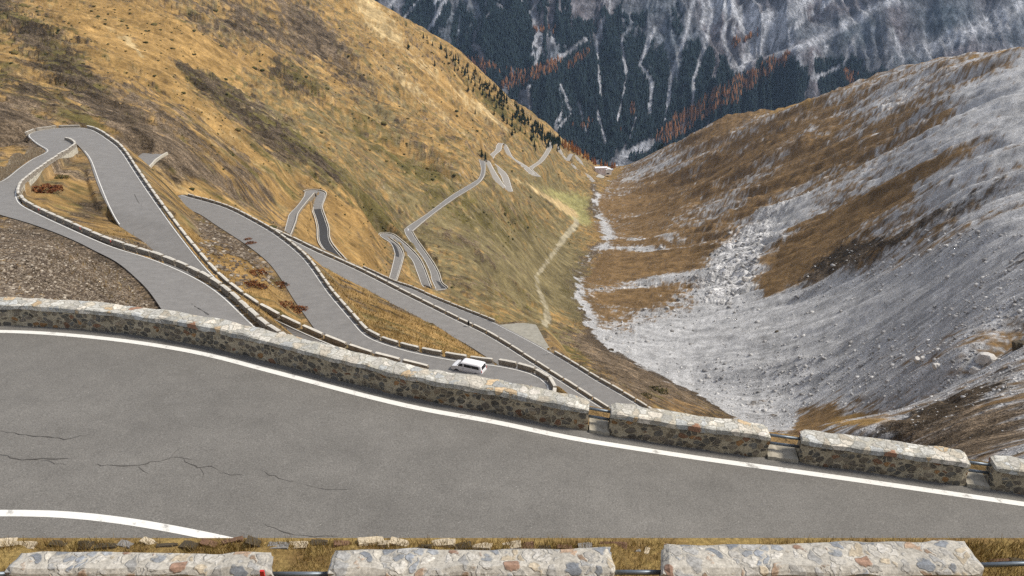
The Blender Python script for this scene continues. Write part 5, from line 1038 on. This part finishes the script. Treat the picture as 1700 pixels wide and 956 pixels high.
for s in(1,-1):
    quad('tail_light',[(-2.575,s*.92,.82),(-2.575,s*.78,.82),(-2.54,s*.78,1.25),(-2.54,s*.90,1.25)],'red_lamp',(.05,0,0)); quad('headlight',[(2.50,s*.86,.78),(2.62,s*.55,.78),(2.60,s*.55,.92),(2.42,s*.86,.98)],'clear_lamp',(.03,0,0))
    bm=bmesh.new(); bm_box(bm,(1.42,s*1.06,1.28),(.16,.20,.22)); bmesh.ops.bevel(bm,geom=bm.edges[:],offset=.03,segments=2,affect='EDGES'); fin(bm,'wing_mirror',[M['white_paint']],van)
    bm=bmesh.new(); bm_box(bm,(.50,s*.985,1.08),(.20,.03,.035)); fin(bm,'door_handle',[M['black_plastic']],van)
    bm=bmesh.new(); bm_box(bm,(0,s*.965,.36),(2.3,.05,.09)); fin(bm,'side_sill',[M['black_plastic']],van)
bm=bmesh.new(); bm_box(bm,(-2.58,0,.46),(.12,1.78,.22)); bmesh.ops.bevel(bm,geom=bm.edges[:],offset=.04,segments=2,affect='EDGES'); fin(bm,'rear_bumper',[M['black_plastic']],van)
bm=bmesh.new(); bm_box(bm,(2.56,0,.46),(.14,1.80,.24)); bmesh.ops.bevel(bm,geom=bm.edges[:],offset=.04,segments=2,affect='EDGES'); fin(bm,'front_bumper',[M['white_paint']],van)
quad('number_plate',[(-2.585,.26,.86),(-2.585,-.26,.86),(-2.57,-.26,.97),(-2.57,.26,.97)],'plate',(.02,0,0))
zc=float(np.interp(775,[767,820],[-58.0,-57.3]))+.02; fwp=P(757.5,618.5,zc); rwp=P(791,626,zc); d=fwp-rwp; yaw=math.atan2(d[1],d[0]); mid=(fwp+rwp)/2; right=np.array([math.sin(yaw),-math.cos(yaw)])
van.location=(mid[0]+right[0]*.95,mid[1]+right[1]*.95,zc+.0); van.rotation_euler=(0,0,yaw); print('wheelbase',np.linalg.norm(d))
car,quad,sy=vehicle('car',4.2,1.8,1.5,[(2.1,.6),(2.0,.8),(1.2,.95),(.9,1.0),(.3,1.42),(-.2,1.5),(-1.2,1.48),(-1.9,1.05),(-2.1,.8)],.95,.2,'small white car at the bend below the long ramp in the distance','car',(1.3,-1.3),.31,[('side_window',[(.75,1.0),(-1.5,1.0),(-1.15,1.38),(.25,1.38)])])
quad('windscreen',[(.93,.66,1.0),(.93,-.66,1.0),(.36,-.6,1.4),(.36,.6,1.4)],'glass',(-.03,0,-.02)); quad('rear_window',[(-1.88,.62,1.08),(-1.88,-.62,1.08),(-1.3,-.58,1.46),(-1.3,.58,1.46)],'glass',(.03,0,-.02))
l,r=ROADS['G']; c=(l+r)/2; i=near_i(c,677,382); car.location=c[i]+np.array([0,0,.03]); d=c[i+2]-c[i-2]; car.rotation_euler=(0,0,math.atan2(d[1],d[0]))
# ------------------------------------------------------------------ people
M['black_cloth']=simple('black_clothing',(.012,.012,.014),.9,.1,8,.3); M['skin']=simple('skin',(.42,.25,.17),.6,.3,8,.1); M['hair']=simple('dark_hair',(.02,.014,.01),.7,.3,20,.3); M['grey_bag']=simple('grey_backpack',(.28,.27,.25),.9,.1,8,.3)
def person(loc,yaw,label):
    J={'pel':(0,0,.95),'sp':(0,.01,1.15),'ch':(0,0,1.36),'nk':(0,.01,1.49),'hd':(0,.03,1.60),'tp':(0,.02,1.70),'ls':(.19,0,1.42),'le':(.25,-.04,1.14),'lw':(.24,.10,.92),'lh':(.24,.13,.84),'rs':(-.19,0,1.42),'re':(-.25,.0,1.14),'rw':(-.25,.14,.95),'rh':(-.25,.18,.87),
     'lt':(.10,0,.90),'lk':(.11,.10,.50),'la':(.11,.02,.09),'lf':(.12,.17,.04),'rt':(-.10,0,.90),'rk':(-.11,-.02,.50),'ra':(-.11,-.16,.11),'rf':(-.12,-.02,.04)}
    E_=[('pel','sp'),('sp','ch'),('ch','nk'),('nk','hd'),('hd','tp'),('ch','ls'),('ls','le'),('le','lw'),('lw','lh'),('ch','rs'),('rs','re'),('re','rw'),('rw','rh'),('pel','lt'),('lt','lk'),('lk','la'),('la','lf'),('pel','rt'),('rt','rk'),('rk','ra'),('ra','rf')]
    Rr={'pel':.15,'sp':.135,'ch':.155,'nk':.055,'hd':.095,'tp':.085,'ls':.065,'le':.045,'lw':.032,'lh':.038,'rs':.065,'re':.045,'rw':.032,'rh':.038,'lt':.095,'lk':.062,'la':.045,'lf':.04,'rt':.095,'rk':.062,'ra':.045,'rf':.04}
    ks=list(J); me=bpy.data.meshes.new('person'); me.from_pydata([J[k] for k in ks],[(ks.index(a),ks.index(b)) for a,b in E_],[]); o=link('person',me,[M['black_cloth']])
    sk_=o.modifiers.new('skin','SKIN'); 
    for k,v in zip(ks,me.skin_vertices[0].data): v.radius=(Rr[k],Rr[k]); v.use_root=(k=='pel')
    o.modifiers.new('sub','SUBSURF').levels=1; o.location=loc; o.rotation_euler=(0,0,yaw); tag(o,label,'person')
    bm=bmesh.new(); bmesh.ops.create_uvsphere(bm,u_segments=10,v_segments=8,radius=.1); 
    for v in bm.verts: v.co=Vector((v.co.x*.98,v.co.y*1.1+.0,v.co.z*1.0+1.66))
    for v in list(bm.verts):
        if v.co.y>.06 and v.co.z<1.68: bm.verts.remove(v)
    fin(bm,'hair',[M['hair']],o,True); return o
l,r=ROADS['D']; i=near_i(l,780.5,543); pr=offset(l,-.1)[i]; pp=person((pr[0],pr[1],pr[2]+.04),math.radians(150),'person in black walking beside the parapet of the fourth road leg')
bm=bmesh.new(); bm_box(bm,(0,-.2,1.28),(.30,.18,.44)); bmesh.ops.bevel(bm,geom=bm.edges[:],offset=.05,segments=2,affect='EDGES'); fin(bm,'backpack',[M['grey_bag']],pp)
l,r=ROADS['H3']; cc=(l+r)/2; i=near_i(cc,233,275); person((cc[i][0],cc[i][1],cc[i][2]+.03),math.radians(80),'tiny dark figure on the small hairpin behind the second road leg')
# ------------------------------------------------------------------ signs
M['yellow']=simple('yellow_sign',(.62,.33,.03),.6,.3); M['post']=simple('grey_post',(.25,.26,.27),.5,.4,5,.1,.4); M['sign_back']=simple('sign_back_grey',(.10,.11,.12),.6,.3)
l,r=ROADS['E']; q=offset(l,.9 if (near_i(l,912,585)>=0) else 0)[near_i(l,914,586)]
rt=empty('road_sign',(q[0],q[1],q[2]-.1)); tag(rt,'small yellow sign on a post where the lowest parapet begins beside the lay-by','road sign')
bm=bmesh.new(); pipe_mesh(bm,(0,0,0),(0,0,2.0),.04); fin(bm,'post',[M['post']],rt); bm=bmesh.new(); bm_box(bm,(0,-.05,1.75),(.62,.03,.62)); bmesh.ops.bevel(bm,geom=bm.edges[:],offset=.01,affect='EDGES'); fin(bm,'sign_panel',[M['yellow']],rt)
bm=bmesh.new(); bm_box(bm,(-.05,-.2,.62),(.34,.12,.30)); fin(bm,'white_marker',[M['wht_refl']],rt)
p=hit(477,487); rt=empty('road_sign',p); tag(rt,'round road sign seen from its grey back beside the third road leg','road sign')
bm=bmesh.new(); pipe_mesh(bm,(0,0,-.2),(0,0,2.4),.035); fin(bm,'post',[M['post']],rt)
bm=bmesh.new(); r_=bmesh.ops.create_cone(bm,cap_ends=True,segments=24,radius1=.32,radius2=.32,depth=.03)
for v in r_['verts']: v.co=Vector((v.co.x,v.co.z,v.co.y+2.1))
fin(bm,'sign_panel',[M['sign_back']],rt)
# ------------------------------------------------------------------ hotel and barns
M['render']=simple('white_render',(.84,.82,.78),.9,.2,.2,.06); M['pinkwall']=simple('pinkish_render',(.78,.66,.62),.9,.2,.2,.08); M['roofw']=simple('pale_metal_roof',(.78,.78,.80),.5,.4,.3,.05); M['roofg']=simple('slate_grey_roof',(.36,.40,.45),.6,.4,.3,.1); M['shut']=simple('dark_window',(.05,.035,.035),.4,.4); M['gravel']=simple('pale_gravel',(.34,.32,.28),.95,.1,.4,.15)
def building(name,u,v,Wb,Db,Hb,yaw,label,wall,roof,cols,rows,gable=1.2,dy=0):
    p=hit(u,v); rt=empty(name,(p.x,p.y+dy,p.z-.3),yaw); tag(rt,label,'building')
    bm=bmesh.new(); bm_box(bm,(0,0,Hb/2),(Wb,Db,Hb)); fin(bm,'wall',[wall],rt)
    bm=bmesh.new(); a=Wb/2+.6;b=Db/2+.6; vs=[bm.verts.new(c) for c in[(-a,-b,Hb+.01),(a,-b,Hb+.01),(a,b,Hb+.01),(-a,b,Hb+.01),(-a,0,Hb+gable),(a,0,Hb+gable)]]
    for f in((0,1,5,4),(2,3,4,5),(0,4,3),(1,2,5),(3,2,1,0)): bm.faces.new([vs[i] for i in f])
    fin(bm,'roof',[roof],rt)
    for i in range(cols):
        for j in range(rows):
            x=-Wb/2+(i+.5)*Wb/cols; z=Hb*(.2+.72*(j+.5)/rows)
            bm=bmesh.new(); bm_box(bm,(x,-Db/2-.03,z),(Wb/cols*.30,.12,Hb/rows*.36)); fin(bm,'window',[M['shut']],rt)
    return rt
hotel=building('hotel',997,289,29,12,17,math.radians(6),'large white mountain hotel with rows of windows and a pale flat roof',M['pinkwall'],M['roofw'],8,4,1.2)
bm=bmesh.new(); bm_box(bm,(17,-3,6.5),(13,15,13)); fin(bm,'annex',[M['render']],hotel)
bm=bmesh.new(); a=[(10,-11,13.01),(24,-11,13.01),(24,5,13.01),(10,5,13.01),(17,-11,15.5),(17,5,15.5)]; vs=[bm.verts.new(c) for c in a]
for f in((0,1,4),(1,2,5,4),(2,3,5),(3,0,4,5),(3,2,1,0)): bm.faces.new([vs[i] for i in f])
fin(bm,'roof',[M['roofw']],hotel); bm=bmesh.new(); bm_box(bm,(15,-10.6,4),(7,.3,3.0)); fin(bm,'entrance',[M['shut']],hotel)
building('barn',1013,284,12,9,4.5,math.radians(10),'small barn with a pale roof right of the hotel',M['render'],M['roofg'],3,1,2.0); building('barn',1022,279,13,9,4,math.radians(12),'farther barn with a light blue-grey roof behind the hotel',M['render'],M['roofg'],3,1,2.0,12)
# gravel forecourt and lay-bys draped on the ground
def drape(name,poly,mat,dz=.12,n=14,z=None):
    """small level or sloping apron fitted between its surveyed corners"""
    A,B,C_,D_=[Vector(P(u,v,z)) if z else hit(u,v) for u,v in poly]; V_=[];F_=[]
    for i in range(n+1):
        for j in range(n+1):
            s=i/n;t_=j/n; p=(A*(1-s)+B*s)*(1-t_)+(D_*(1-s)+C_*s)*t_; zg=float(g.at(np.array([p.x]),np.array([p.y]))[0]); V_.append((p.x,p.y,zg+dz))
    for i in range(n):
        for j in range(n): a=i*(n+1)+j; F_.append((a,a+1,a+n+2,a+n+1))
    me=mesh_from(name,V_,F_); 
    if sum(q.normal.z for q in me.polygons)<0: me.flip_normals()
    tag(link(name,me,[mat]),kind='structure')
drape('forecourt',[(989,294),(1002,296),(1007,290),(995,289)],M['gravel'],.4)
M['layby']=simple('lay_by_gravel',(.30,.285,.24),.95,.1,.8,.2)
# the gravel lay-by on the valley side of the fifth leg
strip('lay_by',*ROADS['LB'],[M['layby']],-.01)
l,r=ROADS['K']; i=near_i((l+r)/2,858,267)
# ------------------------------------------------------------------ air
bm=bmesh.new(); bm_box(bm,(0,2900,-250),(12400,7400,1700)); haze=fin(bm,'haze',[]); 
hm=bpy.data.materials.new('haze_air'); hm.use_nodes=True; hm.node_tree.nodes.clear(); ho=hm.node_tree.nodes.new('ShaderNodeOutputMaterial'); hv=hm.node_tree.nodes.new('ShaderNodeVolumePrincipled'); hv.inputs['Color'].default_value=(.5,.7,1,1); hv.inputs['Density'].default_value=HAZE=.000026; hm.node_tree.links.new(hv.outputs[0],ho.inputs['Volume']); haze.data.materials.append(hm); tag(haze,'faint blue mountain air filling the valley','haze',None,'stuff')
# ------------------------------------------------------------------ light
EL,AZ=math.radians(50),math.radians(86)      # azimuth measured from +Y towards +X
w=bpy.data.worlds.new('World'); sc.world=w; w.use_nodes=True; nt=w.node_tree; bg=nt.nodes['Background']; sk_=nt.nodes.new('ShaderNodeTexSky'); sk_.sky_type='NISHITA'; sk_.sun_disc=False; sk_.sun_elevation=EL; sk_.sun_rotation=AZ; sk_.altitude=2700; sk_.air_density=1.0; sk_.dust_density=4.0; sk_.ozone_density=1.0
mx=nt.nodes.new('ShaderNodeMix'); mx.data_type='RGBA'; mx.inputs[0].default_value=.62; mx.inputs[7].default_value=(2.6,2.55,2.5,1); nt.links.new(sk_.outputs[0],mx.inputs[6]); nt.links.new(mx.outputs[2],bg.inputs[0]); bg.inputs[1].default_value=.085
sd=bpy.data.lights.new('sun','SUN'); sd.energy=1.5; sd.angle=math.radians(12); sd.color=(1,.93,.82); so=bpy.data.objects.new('sun',sd); COL.objects.link(so)
dv=Vector((math.sin(AZ)*math.cos(EL),math.cos(AZ)*math.cos(EL),math.sin(EL))); so.rotation_euler=dv.to_track_quat('Z','Y').to_euler(); so.location=(60,-20,80)
cd=bpy.data.cameras.new('camera'); cam=bpy.data.objects.new('camera',cd); COL.objects.link(cam); cd.sensor_width=36; cd.lens=36*FOC/1700; cam.location=(0,0,0); cam.rotation_euler=(math.radians(90)-PIT,0,0); cd.clip_start=.1; cd.clip_end=30000; sc.camera=cam
sc.view_settings.view_transform='Standard'; sc.view_settings.look='None'; sc.view_settings.exposure=1.6; sc.view_settings.gamma=1
sc.render.engine='CYCLES'; sc.cycles.use_denoising=False
try: sc.cycles.denoiser='OPENIMAGEDENOISE'; sc.cycles.denoising_input_passes='RGB_ALBEDO_NORMAL'; sc.cycles.denoising_prefilter='ACCURATE'
except Exception as ex: print(ex)
sc.cycles.max_bounces=5; sc.cycles.volume_bounces=0; sc.cycles.volume_step_rate=10
print('done',time.time()-T0)
